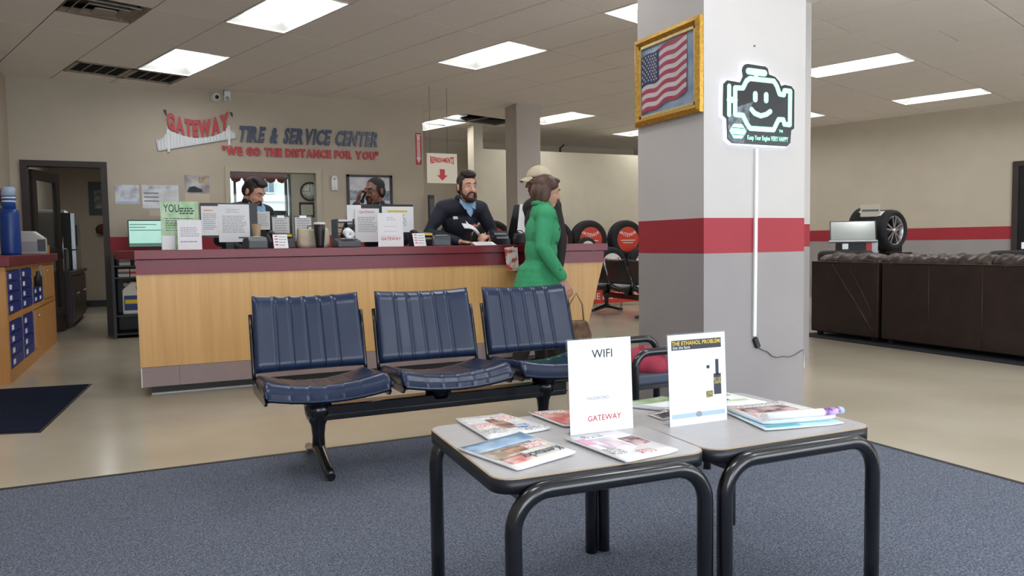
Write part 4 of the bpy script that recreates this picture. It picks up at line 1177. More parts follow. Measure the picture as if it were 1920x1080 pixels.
letter_sign(t, 'GATEWAY', .15, .895, 0, .20, .035, M_red3d, off=.06, zfun=lambda X_, Z_: (X_, 2.530 + .128 * ((X_ - xc_) / hw_) ** 2 + Z_ + .04 * (X_ - xc_)), gap=.035)
for xq, zq in ((.118, 2.845), (.915, 2.86)):
    MB().prism([(xq, zq), (xq + .03, zq - .005), (xq + .035, zq - .06), (xq + .02, zq - .055)], -.03, 0, 'xz').build('quote_mark', M_darkframe, t)
def bz(zx, zy): return (-.1803 + .0016761 * zx - .000043 * zy, 3.1457 + .000076 * zx - .0017748 * zy)
deck = [bz(140, 468), bz(700, 376), bz(700, 360)]
topc = [(700, 350), (665, 325), (652, 300), (645, 284), (634, 302), (600, 338), (550, 360), (480, 375), (400, 377), (320, 362), (255, 340), (213, 320), (205, 295), (196, 345), (172, 380), (150, 393), (126, 393)]
MB().prism([bz(140, 468)] + [bz(700, 378)] + [bz(*p) for p in topc], -.016, 0, 'xz').build('bridge_plate', M_silver, t)
k = 0
for zx in range(150, 700, 22):
    zb_ = 468 - (zx - 140) / 560 * 90 - 4
    def top_at(x):
        pts = sorted(topc)
        for a, b in zip(pts, pts[1:]):
            if a[0] <= x <= b[0]: return a[1] + (b[1] - a[1]) * (x - a[0]) / max(1, b[0] - a[0])
        return pts[0][1]
    zt_ = top_at(zx) + 6
    a, b = bz(zx - 5, zb_), bz(zx + 5, zt_)
    MB().bx(a[0], b[0], -.022, -.016, a[1], b[1]).build('hanger', M_white, t)
for zx, z0_, z1_ in ((213, 478, 320), (650, 432, 290)):
    a, b = bz(zx - 7, z0_), bz(zx + 7, z1_)
    MB().bx(a[0], b[0], -.028, 0, a[1], b[1]).build('tower', M_white, t)
MB().prism([bz(140, 472), bz(700, 382), bz(700, 372), bz(140, 460)], -.024, 0, 'xz').build('deck', M_silver, t)
t = thing('wall_sign', 'slanted navy TIRE & SERVICE CENTER letters on the back wall', 'sign', (0, BW, 0))
letter_sign(t, 'TIRE & SERVICE CENTER', 1.0, 2.89, 2.486, .205, .03, M_navy3d, off=.035, shear=.18, serif=True, gap=.11)
t = thing('wall_sign', 'red WE GO THE DISTANCE FOR YOU letters on the back wall', 'sign', (0, BW, 0))
letter_sign(t, '"WE GO THE DISTANCE FOR YOU"', .80, 2.905, 2.305, .105, .025, M_red3d, off=.065, gap=.06)

# wall cameras
t = thing('dome_camera', 'round white eyeball security camera high on the back wall', 'camera', (.745, BW, 3.045))
MB().lathe([(.062, 0), (.062, .02), (.05, .045)], 18, 0, Matrix.Rotation(math.radians(90), 4, 'X')).build('mount', M_white, t)
MB().ell((0, -.055, 0), (.052, .052, .052)).build('eyeball', M_white, t)
MB().lathe([(.026, 0), (.024, .012), (.0, .014)], 14, 0, Matrix.Translation((.012, -.098, -.012)) @ Matrix.Rotation(math.radians(100), 4, 'X')).build('lens', M_black, t)
t = thing('motion_sensor', 'boxy white motion sensor beside the eyeball camera', 'sensor', (.89, BW, 3.0))
MB().bx(-.04, .04, -.03, 0, .0, .13).build('body', M_white, t, bevel=.006)
MB().ell((.0, -.03, .035), (.026, .014, .028)).build('lens', M_silver, t)
MB().bx(-.045, -.03, -.02, -.001, .08, .14).build('cable', M_black, t)

# posters and frames on the back wall
WY = BW - .003
M_chart = mat('poster_gearbox_print', (206, 212, 222), .35, rgb2=(120, 118, 122), vscale=7, ramp=(.45, .7), coat=.3)
sheet('poster', 'shiny poster with a machine drawing, nearest the doorway', 'poster', (-.34, WY, 1.645), .272, .238, paper=M_chart, prints=((rect(-.12, .12, .01, .03), M_bluegrey),))
t = sheet('poster', 'pale chart poster with dark table rows left of the calendar', 'poster', (.04, WY, 1.588), .428, .30, paper=mat('poster_chart_print', (214, 218, 226), .3, rgb2=(188, 180, 176), vscale=6, coat=.3),
  prints=((lambda mb: [mb.bx(-.19, -.02, -.0022, -.0018, .19 - k * .05, .20 - k * .05) or mb.bx(.02, .19, -.0022, -.0018, .19 - k * .05, .20 - k * .05) for k in range(3)], M_navyink), (rect(-.205, .205, .245, .285), M_chart)))
t = sheet('wall_calendar', 'wall calendar with a car photo left of the window', 'calendar', (.48, WY, 1.62), .30, .40, paper=mat('calendar_page', (206, 194, 172), .6),
  prints=((rect(-.15, .15, .165, .40), mat('calendar_photo_field', (206, 204, 200), .4, rgb2=(120, 104, 110), vscale=5)), (rect(-.11, .05, .18, .23), M_dgrey), (lambda mb: mb.prism([(-.12, .20), (-.09, .25), (-.03, .262), (.02, .235), (.06, .215), (.06, .185), (-.12, .185)], -.0024, -.0018, 'xz'), M_navyink),
   (rect(.02, .14, .30, .38, -.0021), mat('calendar_photo_ochre', (150, 118, 90), .5, rgb2=(196, 180, 150), vscale=20))))
sheet('name_plate', 'small tan plaque under the chart poster', 'plaque', (-.035, WY, 1.49), .12, .09, paper=mat('calendar_page', (206, 194, 172)))
t = thing('air_freshener', 'white wall air freshener right of the window', 'dispenser', (2.258, BW, 1.85))
MB().prism([(-.045, 0), (.045, 0), (.045, .14), (.038, .19), (.02, .205), (-.02, .205), (-.038, .19), (-.045, .14)], -.06, 0, 'xz').build('body', M_white, t, bevel=.012)
MB().lathe([(.01, 0), (.01, .006)], 10, 0, Matrix.Translation((0, -.06, .16)) @ Matrix.Rotation(math.radians(90), 4, 'X')).build('nozzle', M_dgrey, t)
MB().bx(-.02, .02, -.063, -.058, .02, .05).build('badge', M_silver, t)
t = thing('framed_poster', 'black-framed pale poster behind the clerk with glasses', 'picture', (2.765, BW, 1.36))
for a in ((-.33, .33, 0, .03), (-.33, .33, .69, .72), (-.33, -.295, 0, .72), (.295, .33, 0, .72)): MB().bx(a[0], a[1], -.03, 0, a[2], a[3]).build('frame', M_black, t)
MB().bx(-.30, .30, -.010, -.004, .02, .70).build('print', mat('poster_showroom', (222, 222, 224), .35, rgb2=(192, 192, 204), vscale=6), t)
mb = MB(); lines(mb, .60, .72, 1, .87, .875, y=-.012, seed=51, th=.012); mb.build('heading', M_navyink, t)
MB().bx(-.30, .30, -.0125, -.0105, .36, .50).build('print_band', mat('poster_windows', (96, 102, 124), .4, rgb2=(180, 186, 200), vscale=14), t)
mb = MB(); lines(mb, .60, .72, 1, .30, .31, y=-.012, seed=52, th=.02, x0=.05, x1=.6); mb.build('lettering', M_redink, t)
t = thing('extinguisher_sign', 'narrow red fire extinguisher sign with a white down arrow', 'sign', (3.508, BW, 2.25))
MB().bx(-.045, .045, -.004, 0, 0, .46).build('plate', mat('sign_red', (196, 44, 48), .4), t)
MB().prism([(-.022, .10), (-.035, .10), (0, .02), (.035, .10), (.022, .10), (.022, .40), (.035, .44), (-.035, .44), (-.022, .40)], -.006, -.004, 'xz').build('arrow', M_white, t)
mb = MB(); mb.text('EXTINGUISHER', .042, (.014, -.0068, .245), xd=(0, 0, 1), yd=(-1, 0, 0), off=.01, sx=.85); mb.text('FIRE', .03, (0, -.0068, .408), off=.01); mb.build('lettering', M_redink, t)

# hanging refreshments sign
RX, RY, RZ0 = 3.44, 9.60, 1.885
t = thing('hanging_sign', 'white hanging REFRESHMENTS sign with a red down arrow', 'sign', (RX, RY, RZ0))
MB().bx(-.212, .212, -.004, .004, 0, .392).build('panel', mat('sign_cream', (226, 216, 196), .5), t)
def pinch(x, y):
    k = .46 + .50 * (x / .19) ** 2
    return x, (y - .06) * k + .06
mb = MB(); mb.text('REFRESHMENTS', .165, (0, -.0055, .245), off=.045, sx=.262, warp=pinch, space=1.12); mb.build('lettering', M_redink, t)
MB().prism([(-.035, .185), (.035, .185), (.035, .105), (.075, .105), (0, .035), (-.075, .105), (-.035, .105)], -.0065, -.004, 'xz').build('arrow', mat('sign_red', (196, 44, 48)), t)
for x in (-.16, .08): MB().tube([(x, 0, .39), (x, 0, ZC - RZ0)], .0025, 5).build('wire', M_dgrey, t)
# black display post at the end of the back wall
t = thing('display_post', 'slim black post at the end of the back wall', 'post', (3.645, BW - .12, 0))
MB().bx(-.04, .04, -.03, .03, .02, 1.80).build('upright', M_black, t)
MB().bx(-.15, .15, -.15, .10, 0, .02).build('foot', M_black, t)
MB().bx(-.032, .032, -.034, -.03, 1.0, 1.74).build('face_strip', M_dgrey, t)

# office clock, certificate, and what shows through the office window
t = thing('wall_clock', 'round black-rimmed clock seen through the back wall window', 'clock', (2.42, 13.6, 2.03))
Rx = Matrix.Rotation(math.radians(90), 4, 'X')
MB().lathe([(.138, .0), (.165, .0), (.165, .035), (.150, .045), (.138, .03)], 32, 0, Rx, True, True).build('rim', M_black, t)
MB().lathe([(.14, .004), (.14, .012)], 32, 0, Rx).build('dial', mat('clock_dial', (214, 212, 196), .5), t)
for k in range(12):
    a = k * math.pi / 6
    MB().box((.115 * math.sin(a), -.014, .115 * math.cos(a)), (.008, .003, .024), 0, 0, None).build('hour_mark', M_ink, t)
for a, l, w in ((math.radians(-2), .075, .010), (math.radians(270), .11, .006)):
    MB().box((0, -.016, l / 2), (w, .003, l), 0, 0, Matrix.Rotation(a, 4, 'Y')).build('hand', M_ink, t)
t = thing('framed_certificate', 'dark-framed certificate under the office clock', 'picture', (2.36, 13.6, 1.58))
MB().bx(-.13, .13, -.02, 0, 0, .26).build('frame', M_darkwood, t)
MB().bx(-.10, .10, -.023, -.02, .04, .22).build('sheet', mat('certificate_paper', (200, 192, 170), .6), t)
mb = MB(); lines(mb, .20, .26, 5, .3, .7, y=-.0235, seed=41); mb.build('printing', M_greyink, t)
M_awn = mat('awning_red', (160, 36, 44), .8, var=.05)
t = thing('awning', 'red awning edge outside the office window', 'awning', (1.6, 14.6, 2.30))
MB().prism([(0, .20), (0, .02), (-.5, .62), (-.5, .66)], -1.2, 1.0, 'yz').build('slope', M_awn, t)
for k in range(11): MB().prism([(-1.2 + k * .2, .04), (-1.0 + k * .2, .04), (-1.03 + k * .2, -.03), (-1.1 + k * .2, -.06), (-1.17 + k * .2, -.03)], .0, .01, 'xz').build('scallop', M_awn, t)
M_fac = mat('pale_stone', (226, 222, 212), .8, var=.04, vscale=2); M_facdark = mat('facade_window_glass', (120, 132, 144), .15)
bd = thing('building', 'cream stone street building with arched windows outside the office', 'building', (3.0, 26.0, 0))
MB().bx(-.1, 6.5, 0, .5, 0, 8.0).build('wall', M_fac, bd)
for z in (2.55, 3.55, 4.7): MB().bx(-.15, 6.5, -.10, 0, z, z + .10).build('cornice', M_fac, bd)
for k in range(7):
    x = .30 + k * .85
    for z in (2.85, 3.85):
        w = MB().bx(x - .2, x + .2, -.06, 0, z - .05, z + .62).build('window', M_fac, bd)
        for s_ in (-1, 1): MB().bx(x + s_ * .09 - .08, x + s_ * .09 + .08, -.065, -.055, z, z + .57).build('pane', M_facdark, w)
    w = MB().prism([(x - .3, 0.6), (x + .3, .6), (x + .3, 1.95)] + [(x + .3 * math.cos(a), 1.95 + .3 * math.sin(a)) for a in [math.pi * q / 8 for q in range(1, 8)]] + [(x - .3, 1.95)], -.07, 0, 'xz').build('window', M_fac, bd)
    MB().prism([(x - .22, 0.7), (x + .22, .7), (x + .22, 1.95)] + [(x + .22 * math.cos(a), 1.95 + .22 * math.sin(a)) for a in [math.pi * q / 8 for q in range(1, 8)]] + [(x - .22, 1.95)], -.075, -.065, 'xz').build('pane', M_facdark, w)
struct(MB().bx(-8, 14, 17.0, 40, -.15, -.03).build('ground_street', mat('street_asphalt', (120, 118, 116), .9, var=.1)))
# ------------------------------------------------------------------ left cabinet with blue drawers
cb = thing('drawer_cabinet', 'honey wood cabinet with blue drawers along the left wall', 'cabinet', (0, 0, 0))
XF = -1.13
MB().bx(-1.575, XF - .02, 7.24, 10.34, 0, .95).build('body', M_wood2, cb)
for y0, y1, z0, z1 in ((7.24, 7.31, 0, .95), (10.20, 10.34, 0, .95), (7.31, 10.20, .50, .55), (7.31, 10.20, 0, .11), (7.31, 10.20, .92, .95)):
    MB().bx(XF - .02, XF, y0, y1, z0, z1).build('face_frame', M_wood2, cb)
for y0, y1, z0, z1 in ((7.94, 7.99, .55, .92), (8.60, 8.67, .55, .92), (9.31, 9.42, .55, .92), (7.93, 7.99, .11, .50), (8.56, 8.66, .11, .50)):
    MB().bx(XF - .02, XF, y0, y1, z0, z1).build('divider', mat('pale_divider', (168, 160, 158), .5), cb)
for y0, y1, z0, z1 in ((9.44, 10.18, .56, .91), (8.67, 10.18, .12, .49)):
    d_ = MB().bx(XF, XF + .012, y0, y1, z0, z1).build('door', M_wood2, cb)
    MB().tube([(XF + .03, y0 + .10, z1 - .05), (XF + .03, y0 + .22, z1 - .05)], .007, 6).build('handle', M_chrome, d_)
M_bluebin = mat('blue_bin_plastic', (30, 48, 128), .4, var=.08)
for y0, y1, z0, z1, n in ((7.32, 7.93, .56, .915, 4), (8.0, 8.59, .56, .915, 4), (7.33, 7.92, .115, .495, 4), (8.0, 8.55, .115, .495, 4), (8.68, 8.98, .56, .72, 2), (9.0, 9.30, .56, .72, 2)):
    h = (z1 - z0) / n
    for k in range(n):
        d_ = MB().bx(XF - .016, XF + .006, y0 + .006, y1 - .006, z0 + k * h + .004, z0 + (k + 1) * h - .004).build('drawer', M_bluebin, cb)
        MB().bx(XF + .006, XF + .008, y0 + .05, y0 + .15, z0 + k * h + .25 * h, z0 + k * h + .68 * h).build('label_card', M_paper, d_)
tag(MB().prism([(-1.578, 7.18), (XF + .04, 7.18), (XF + .04, 10.40), (-1.578, 10.40)], .952, 1.035, 'xy').build('counter_top', M_redlam, None, bevel=.004), 'burgundy top slab of the honey wood drawer cabinet', 'countertop')
CT = 1.0355
t = thing('blue_bottle', 'tall blue bottle with pale cap on the drawer cabinet', 'bottle', (-1.33, 8.93, CT))
MB().lathe([(.085, 0), (.088, .02), (.088, .40), (.080, .44), (.055, .46)], 24).build('body', mat('blue_bottle_plastic', (22, 62, 140), .35, var=.06), t)
MB().lathe([(.058, .455), (.058, .60)], 20).build('neck', mat('blue_bottle_neck', (36, 84, 160), .4), t)
MB().lathe([(.062, .58), (.062, .66), (.045, .67)], 20).build('cap', M_bluegrey, t)
for z in (.52, .555): MB().lathe([(.0595, z), (.0595, z + .015)], 20).build('ring', M_paper, t)
t = thing('product_tub', 'dark printed tub with a pink lid behind the blue bottle', 'tub', (-1.40, 9.30, CT))
MB().lathe([(.075, 0), (.078, .56)], 20).build('body', mat('tub_print', (60, 62, 70), .5, rgb2=(190, 190, 190), vscale=22, ramp=(.5, .6)), t)
MB().lathe([(.08, .56), (.08, .66), (.06, .675)], 20).build('lid', mat('tub_lid_plum', (110, 62, 84), .5), t)
t = thing('label_printer', 'pale grey label printer on the drawer cabinet', 'printer', (-1.36, 9.82, CT))
MB().prism([(-.22, 0), (.22, 0), (.22, .17), (.12, .25), (-.20, .25), (-.22, .20)], -.13, .16, 'xz').build('body', mat('printer_grey', (196, 194, 190), .45, var=.03), t, bevel=.012)
MB().bx(-.16, .16, -.136, -.128, .03, .14).build('front_door', mat('printer_panel', (160, 162, 166), .4), t)
MB().bx(.16, .222, -.135, -.02, .03, .16).build('side_panel', M_dgrey, t)
tag(MB().bx(-1.36, -1.16, 10.16, 10.34, CT, CT + .10).build('wooden_box', M_wood2, None, bevel=.004), 'small wooden box right of the label printer', 'box')
for y, l in ((8.78, 'small dark bottle in the cabinet cubby, left one'), (8.88, 'small dark bottle in the cabinet cubby, right one')):
    b_ = MB().lathe([(.028, 0), (.03, .09), (.012, .12), (.012, .15)], 12).build('oil_bottle', M_black, None, loc=(XF - .0 + .0, y, .721))
    tag(b_, l, 'bottle', 'bottles in the cubby'); b_.location.x = XF - .012 + .04

# ------------------------------------------------------------------ back room
t = thing('sideboard', 'dark cherry sideboard inside the back room', 'cabinet', (0, 0, 0))
MB().bx(-1.74, -1.12, 12.1, 14.1, .06, .74).build('body', M_darkwood, t)
MB().bx(-1.745, -1.08, 12.06, 14.14, .74, .78).build('top', M_darkwood, t)
for k in range(4):
    d_ = MB().bx(-1.12, -1.10, 12.13 + k * .495, 12.59 + k * .495, .10, .70).build('door', M_darkwood, t)
    MB().ell((-1.085, 12.52 + k * .495 - (k % 2) * .3, .45), (.012, .012, .012), 8, 5).build('knob', M_chrome, d_)
MB().bx(-1.70, -1.16, 12.14, 14.06, 0, .06).build('plinth', M_black, t)
t = thing('mini_fridge', 'black fridge with a steel door edge on the sideboard', 'fridge', (-1.40, 13.35, .78))
MB().bx(-.28, .22, -.36, .36, 0, .84).build('body', M_black, t, bevel=.01)
MB().bx(.22, .28, -.36, .36, .30, .84).build('door', M_chrome, t, bevel=.006)
MB().bx(.22, .28, -.36, .36, 0, .29).build('lower_door', M_chrome, t, bevel=.006)
MB().bx(.28, .30, -.34, -.31, .36, .66).build('handle', M_black, t)
tag(MB().bx(-1.62, -1.26, 13.1, 13.6, 1.622, 1.67).build('tray', M_white, None, bevel=.01), 'white tray on top of the black fridge', 'tray')
t = thing('microwave_oven', 'silver microwave in front of the black fridge', 'microwave', (-1.42, 12.42, .782))
MB().bx(-.25, .22, -.22, .24, 0, .32).build('body', M_silver, t, bevel=.008)
MB().bx(.22, .235, -.21, .10, .02, .30).build('door', M_black, t)
MB().bx(.22, .233, .12, .23, .02, .30).build('control_panel', M_dgrey, t)
t = thing('cardboard_box', 'small open cardboard box on the back room floor', 'box', (-1.30, 11.75, 0), .2)
M_card = mat('cardboard', (150, 112, 78), .8, var=.06)
MB().bx(-.09, .09, -.10, .10, 0, .22).build('body', M_card, t)
MB().add([(.09, -.10, .22), (.09, .10, .22), (.16, .10, .16), (.16, -.10, .16)], [(0, 1, 2, 3), (3, 2, 1, 0)]).build('flap', M_card, t)
t = thing('framed_photo', 'dark-framed photo on the back room wall', 'picture', (-.99, 16.3, 1.72))
MB().bx(-.17, .17, -.03, 0, 0, .62).build('frame', M_black, t)
MB().bx(-.08, .10, -.034, -.03, .12, .46).build('print', mat('photo_grey', (150, 146, 134), .5, rgb2=(60, 58, 56), vscale=9), t)
t = thing('wall_hat', 'brown cap hanging below the framed photo', 'hat', (-.94, 16.24, 1.45))
MB().ell((0, 0, 0), (.13, .05, .10)).build('crown', mat('brown_felt', (86, 52, 40), .9), t)
MB().ell((.02, -.05, -.06), (.14, .06, .02)).build('brim', mat('brown_felt', (86, 52, 40)), t)

# ------------------------------------------------------------------ tyres
def tyre_profile(R, w, rin):
    hw = w / 2
    return [(rin, -hw * .8), (rin + .02, -hw * .95), (rin + (R - rin) * .5, -hw), (R - .03, -hw * .93), (R - .008, -hw * .75), (R, -hw * .45), (R - .006, -hw * .42), (R - .006, -hw * .38), (R, -hw * .35), (R, -.012), (R - .006, -.010), (R - .006, .010), (R, .012), (R, hw * .35), (R - .006, hw * .38), (R - .006, hw * .42), (R, hw * .45), (R - .008, hw * .75), (R - .03, hw * .93), (rin + (R - rin) * .5, hw), (rin + .02, hw * .95), (rin, hw * .8)]
M_disc_red = mat('red_insert', (214, 66, 48), .4, var=.04); M_disc_white = mat('white_insert', (228, 226, 224), .4, var=.02)
M_cream = mat('cream_ink', (236, 226, 214), .5)
_ty = {}
def tyre(label, loc, R=.33, w=.20, insert='red', group='tyres on the display rack', rz=0.0, tilt=0.0):
    t = thing('display_tyre', label, 'tyre', loc, rz, group)
    t.rotation_euler = Euler((tilt, 0, rz))
    F = Matrix.Rotation(math.radians(90), 4, 'X')
    def part(key, fn, m):
        k = (key, R, w, insert)
        if k in _ty:
            o = bpy.data.objects.new(key, _ty[k]); COL.objects.link(o); o.parent = t
        else:
            o = fn().build(key, m, t); _ty[k] = o.data
        return o
    rin = R * .62
    part('tyre_casing', lambda: MB().lathe(tyre_profile(R, w, rin), 36, 0, F, True, True), M_rubber)
    if insert:
        m = M_disc_red if insert == 'red' else M_disc_white
        part('insert_disc', lambda: MB().lathe([(rin + .012, w * .40), (rin + .012, w * .44), (0, w * .44)], 30, 0, F, False), m)
        def tx():
            q = MB(); q.text('GATEWAY', rin * .42, (0, -w * .445, rin * .22), off=.02, warp=lambda x, y: (x, y + .5 * x * x / rin)); q.bx(-rin * .7, rin * .7, -w * .445, -w * .442, -rin * .12, -rin * .05); q.bx(-rin * .5, rin * .5, -w * .445, -w * .442, -rin * .32, -rin * .26)
            return q
        part('insert_lettering', tx, M_cream if insert == 'red' else M_redink)
        part('rear_disc', lambda: MB().lathe([(rin + .012, -w * .40), (rin + .012, -w * .44), (0, -w * .44)], 30, 0, F, False), M_black)
    return t
rk = thing('tyre_rack', 'dark two-tier tyre rack with a red lettered board behind the black seats', 'rack', (0, 0, 0))
for z, y0, y1 in ((.36, 10.85, 11.35), (.75, 11.1, 11.6)):
    MB().bx(4.4, 8.6, y0, y0 + .03, z, z + .03).build('rail', M_black, rk); MB().bx(4.4, 8.6, y1 - .03, y1, z, z + .03).build('rail', M_black, rk)
for x in (4.4, 6.0, 7.5, 8.57):
    MB().bx(x, x + .03, 11.57, 11.6, 0, .78).build('post', M_black, rk); MB().bx(x, x + .03, 10.86, 10.89, 0, .39).build('post', M_black, rk)
MB().bx(4.4, 8.6, 10.80, 10.82, .06, .30).build('board', M_disc_red, rk)
mb = MB(); mb.text('WE GO THE DISTANCE FOR YOU', .15, (6.9, 10.798, .13), off=.02); mb.build('board_lettering', M_cream, rk)
TYY = 11.35
for x, ins, l in ((4.90, 'red', 'tyre with a red insert behind the bearded clerk'), (6.03, 'red', 'upper tyre with a red insert just right of the woman'), (6.70, 'red', 'upper tyre with a red insert, middle of the rack'), (7.45, 'red', 'upper tyre with a red insert touching the near column')):
    tyre(l, (x, TYY, .78 + .338), .335, .21, ins)
tyre('small tyre with a tiny white insert standing between upper tyres', (6.47, 11.02, .78 + .19), .19, .12, 'white', tilt=0)
for x, l in ((6.90, 'lower tyre with a white insert above the black seat backs'), (7.56, 'lower tyre with a white insert half behind the near column')):
    tyre(l, (x, 10.99, .39 + .30), .30, .20, 'white')
beam_seating('black vinyl beam seats in front of the tyre rack', (6.28, 10.1, 0), math.radians(90), (0, -.62, -1.24), (0, -1.24), mat('black_vinyl', (24, 26, 32), .35, var=.08))

# ------------------------------------------------------------------ sofas, their rug, and the wheel display behind
M_leather = mat('dark_brown_leather', (36, 25, 23), .42, spec=.45, rgb2=(46, 33, 29), vscale=6, bump=.25, bscale=18)
M_leather2 = mat('lighter_brown_leather', (50, 38, 33), .4, spec=.5, rgb2=(72, 57, 49), vscale=9, bump=.5, bscale=16)  # lighter brown mottle for cushions, piping, seams and creases
def sofa(label, y0, y1, cush, xb=6.60, dep=.92, seams=True):
    t = thing('leather_sofa', label, 'sofa', (0, 0, .0), 0, 'dark leather sofas turned away from the camera')
    n = 4
    def bt(u, v):
        a = (u - .5)
        return (xb + .01 * math.sin(u * 9) * v, y0 + u * (y1 - y0), .055 + v * .775)
    MB().bx(xb, xb + .20, y0, y1, .055, .83).build('back_panel', M_leather, t, bevel=.012)
    MB().tube([(xb - .004, y0 + .01, .826), (xb - .004, y1 - .01, .826)], .006, 6).build('piping', M_leather2, t)
    for k in range(1, 4 if seams else 1):
        yy = y0 + (y1 - y0) * k / 4
        MB().tube([(xb - .001, yy, .07), (xb - .001, yy, .82)], .003, 5).build('seam', M_leather2, t)
    MB().bx(xb + .2, xb + dep, y0 + .18, y1 - .18, .055, .32).build('base', M_leather, t, bevel=.02)
    for ya, yb in ((y0, y0 + .2), (y1 - .2, y1)):
        MB().bx(xb + .15, xb + dep, ya, yb, .055, .62).build('arm', M_leather, t, bevel=.05, segs=3)
    for (ca, cb_) in cush:
        def ft(u, v, ca=ca, cb_=cb_):
            a = 2 * math.pi * u
            w = .90 + .10 * (1 - abs(2 * v - 1) ** 6)
            wr = .008 * math.sin(v * 13 + u * 9 + ca * 5) + .006 * math.sin(v * 29 - u * 7 + ca * 9) + .004 * math.sin(v * 51 + u * 15)
            return (xb + .15 + (.145 + wr) * math.cos(a) * w, ca + (cb_ - ca) * (.01 + .98 * v), .83 + (.088 + wr) * math.sin(a) * w)
        mb = MB(); nu, nv = 16, 22
        vs_ = [ft(i / nu, j / nv) for j in range(nv + 1) for i in range(nu)]
        fs = [(j * nu + i, j * nu + (i + 1) % nu, (j + 1) * nu + (i + 1) % nu, (j + 1) * nu + i) for j in range(nv) for i in range(nu)]
        fs += [tuple(reversed(range(nu))), tuple(nv * nu + i for i in range(nu))]
        mb.add(vs_, fs, 0, None, True).build('back_cushion', M_leather2, t)
        MB().bx(xb + .24, xb + dep + .02, max(ca, y0 + .2), min(cb_, y1 - .2), .32, .47).build('seat_cushion', M_leather, t, bevel=.04, segs=3)
    for xx in (xb + .06, xb + dep - .08):
        for yy in (y0 + .08, y1 - .08): MB().bx(xx - .02, xx + .02, yy - .025, yy + .025, .009, .056).build('foot', M_black, t)
    return t
_sf = sofa('shorter dark leather sofa next to the near column, back to the camera', 5.44, 6.31, ((5.44, 6.22),), seams=False)
MB().tube([(6.601, 6.02, .80), (6.601, 5.72, .42), (6.601, 5.50, .12)], .006, 6).build('crease', M_leather2, _sf)
MB().tube([(6.601, 5.80, .78), (6.601, 5.62, .50), (6.601, 5.50, .28)], .004, 6).build('crease', M_leather2, _sf)
sofa('longer dark leather sofa at the right edge, back to the camera', 3.32, 5.395, ((4.81, 5.38), (4.30, 4.81), (3.80, 4.30), (3.32, 3.80)))
tag(MB().bx(6.46, 7.68, 2.4, 6.42, 0, .008).build('sofa_rug', mat('near_black_rug', (30, 32, 42), .95, var=.2, vscale=100)), 'near-black rug under the leather sofas', 'rug')

wd = thing('display_stand', 'wheel display stand with a tilted silver screen behind the sofas', 'stand', (8.34, 7.28, 0), math.radians(-46))
MB().bx(-.20, .20, -.10, .20, 0, 1.02).build('pedestal', M_black, wd)
MB().bx(.16, .23, -.11, .10, .3, 1.02).build('red_post', M_disc_red, wd)
MB().bx(.23, .30, -.11, .10, .3, 1.04).build('steel_post', M_silver, wd)
sc_ = Matrix.Translation((0, -.16, 1.03)) @ Matrix.Rotation(math.radians(-28), 4, 'X')
MB().box((0, 0, .15), (.56, .03, .31), 0, 0, sc_).build('screen_casing', M_black, wd)
MB().box((0, -.017, .155), (.53, .004, .27), 0, 0, sc_).build('screen', mat('silver_screen', (176, 180, 178), .18, metal=.4), wd)
MB().box((0, -.02, -.005), (.58, .04, .02), 0, 0, sc_).build('screen_ledge', M_silver, wd)
mb = MB(); mb.bx(-.08, .06, -.103, -.10, .78, .90); mb.build('red_mark', M_redink, wd)
hc = MB(); hc.bx(.10, .34, .10, .104, 1.36, 1.52); hc.build('header_card', mat('tan_header_card', (186, 176, 160), .5), wd)
mb = MB(); mb.bx(.12, .32, .096, .100, 1.43, 1.455); mb.build('header_print', M_dgrey, wd)
def alloy_wheel(label, loc, rz):
    t = thing('alloy_wheel', label, 'wheel', loc, rz, 'alloy wheels on the display stand')
    F = Matrix.Rotation(math.radians(90), 4, 'X')
    R, w = .275, .30
    MB().lathe(tyre_profile(R, w, .19), 40, 0, F, True, True).build('tyre_casing', M_rubber, t)
    MB().lathe([(.19, -w * .4), (.195, w * .42), (.180, w * .40), (.172, -w * .38)], 36, 0, F, True, True).build('rim', M_chrome, t)
    MB().lathe([(.17, .0), (0, .0)], 30, 0, F, False).build('brake_shadow', M_black, t)
    for k in range(10):
        a = 2 * math.pi * k / 10 + (.11 if k % 2 else -.11)
        MB().box((.105, 0, 0), (.16, .03, .022), 0, 0, Matrix.Translation((0, -w * .33, 0)) @ Matrix.Rotation(a, 4, 'Y')).build('spoke', M_chrome, t)
    MB().lathe([(.04, 0), (.036, .03), (0, .035)], 16, 0, Matrix.Translation((0, -w * .33, 0)) @ F).build('hub', M_chrome, t)
    MB().box((0, -.02, R), (.10, .06, .004), 0, 0, Matrix.Rotation(math.radians(-35), 4, 'Y')).build('sticker', M_paper, t)
    return t
alloy_wheel('alloy wheel in front on the display stand, spokes showing', (8.82, 7.15, 1.175), math.radians(6))
alloy_wheel('alloy wheel partly hidden behind the silver screen', (9.15, 7.72, 1.24), math.radians(6))
M_disp = M_black
dsk = thing('wheel_cradle', 'low dark cradle carrying the alloy wheels', 'stand', (8.97, 7.40, 0))
MB().bx(-.20, .22, -.36, .62, 0, .88).build('plinth', M_black, dsk)
for dy in (-.20, .45): MB().prism([(-.16, .88), (.16, .88), (.16, .97), (.08, .905), (-.08, .905), (-.16, .97)], dy - .05, dy + .05, 'xz').build('saddle', M_black, dsk)
MB().bx(-.05, .22, .40, .50, .88, .955).build('riser', M_black, dsk)
def flat_stack(px_label, x, y, n):
    for k in range(n):
        t = tyre(px_label + (' at the top' if k == n - 1 else [', lying on the floor', ', second from the floor', ', third from the floor'][k]), (x, y, .115 + k * .232), .33, .225, None, 'flat stacked tyres behind the sofas')
        t.rotation_euler = Euler((math.radians(-90), 0, 0))
        if k == n - 1:
            MB().bx(-.05, .05, -.20, -.13, .235 - .23, .24 - .23).build('sticker', M_paper, t)
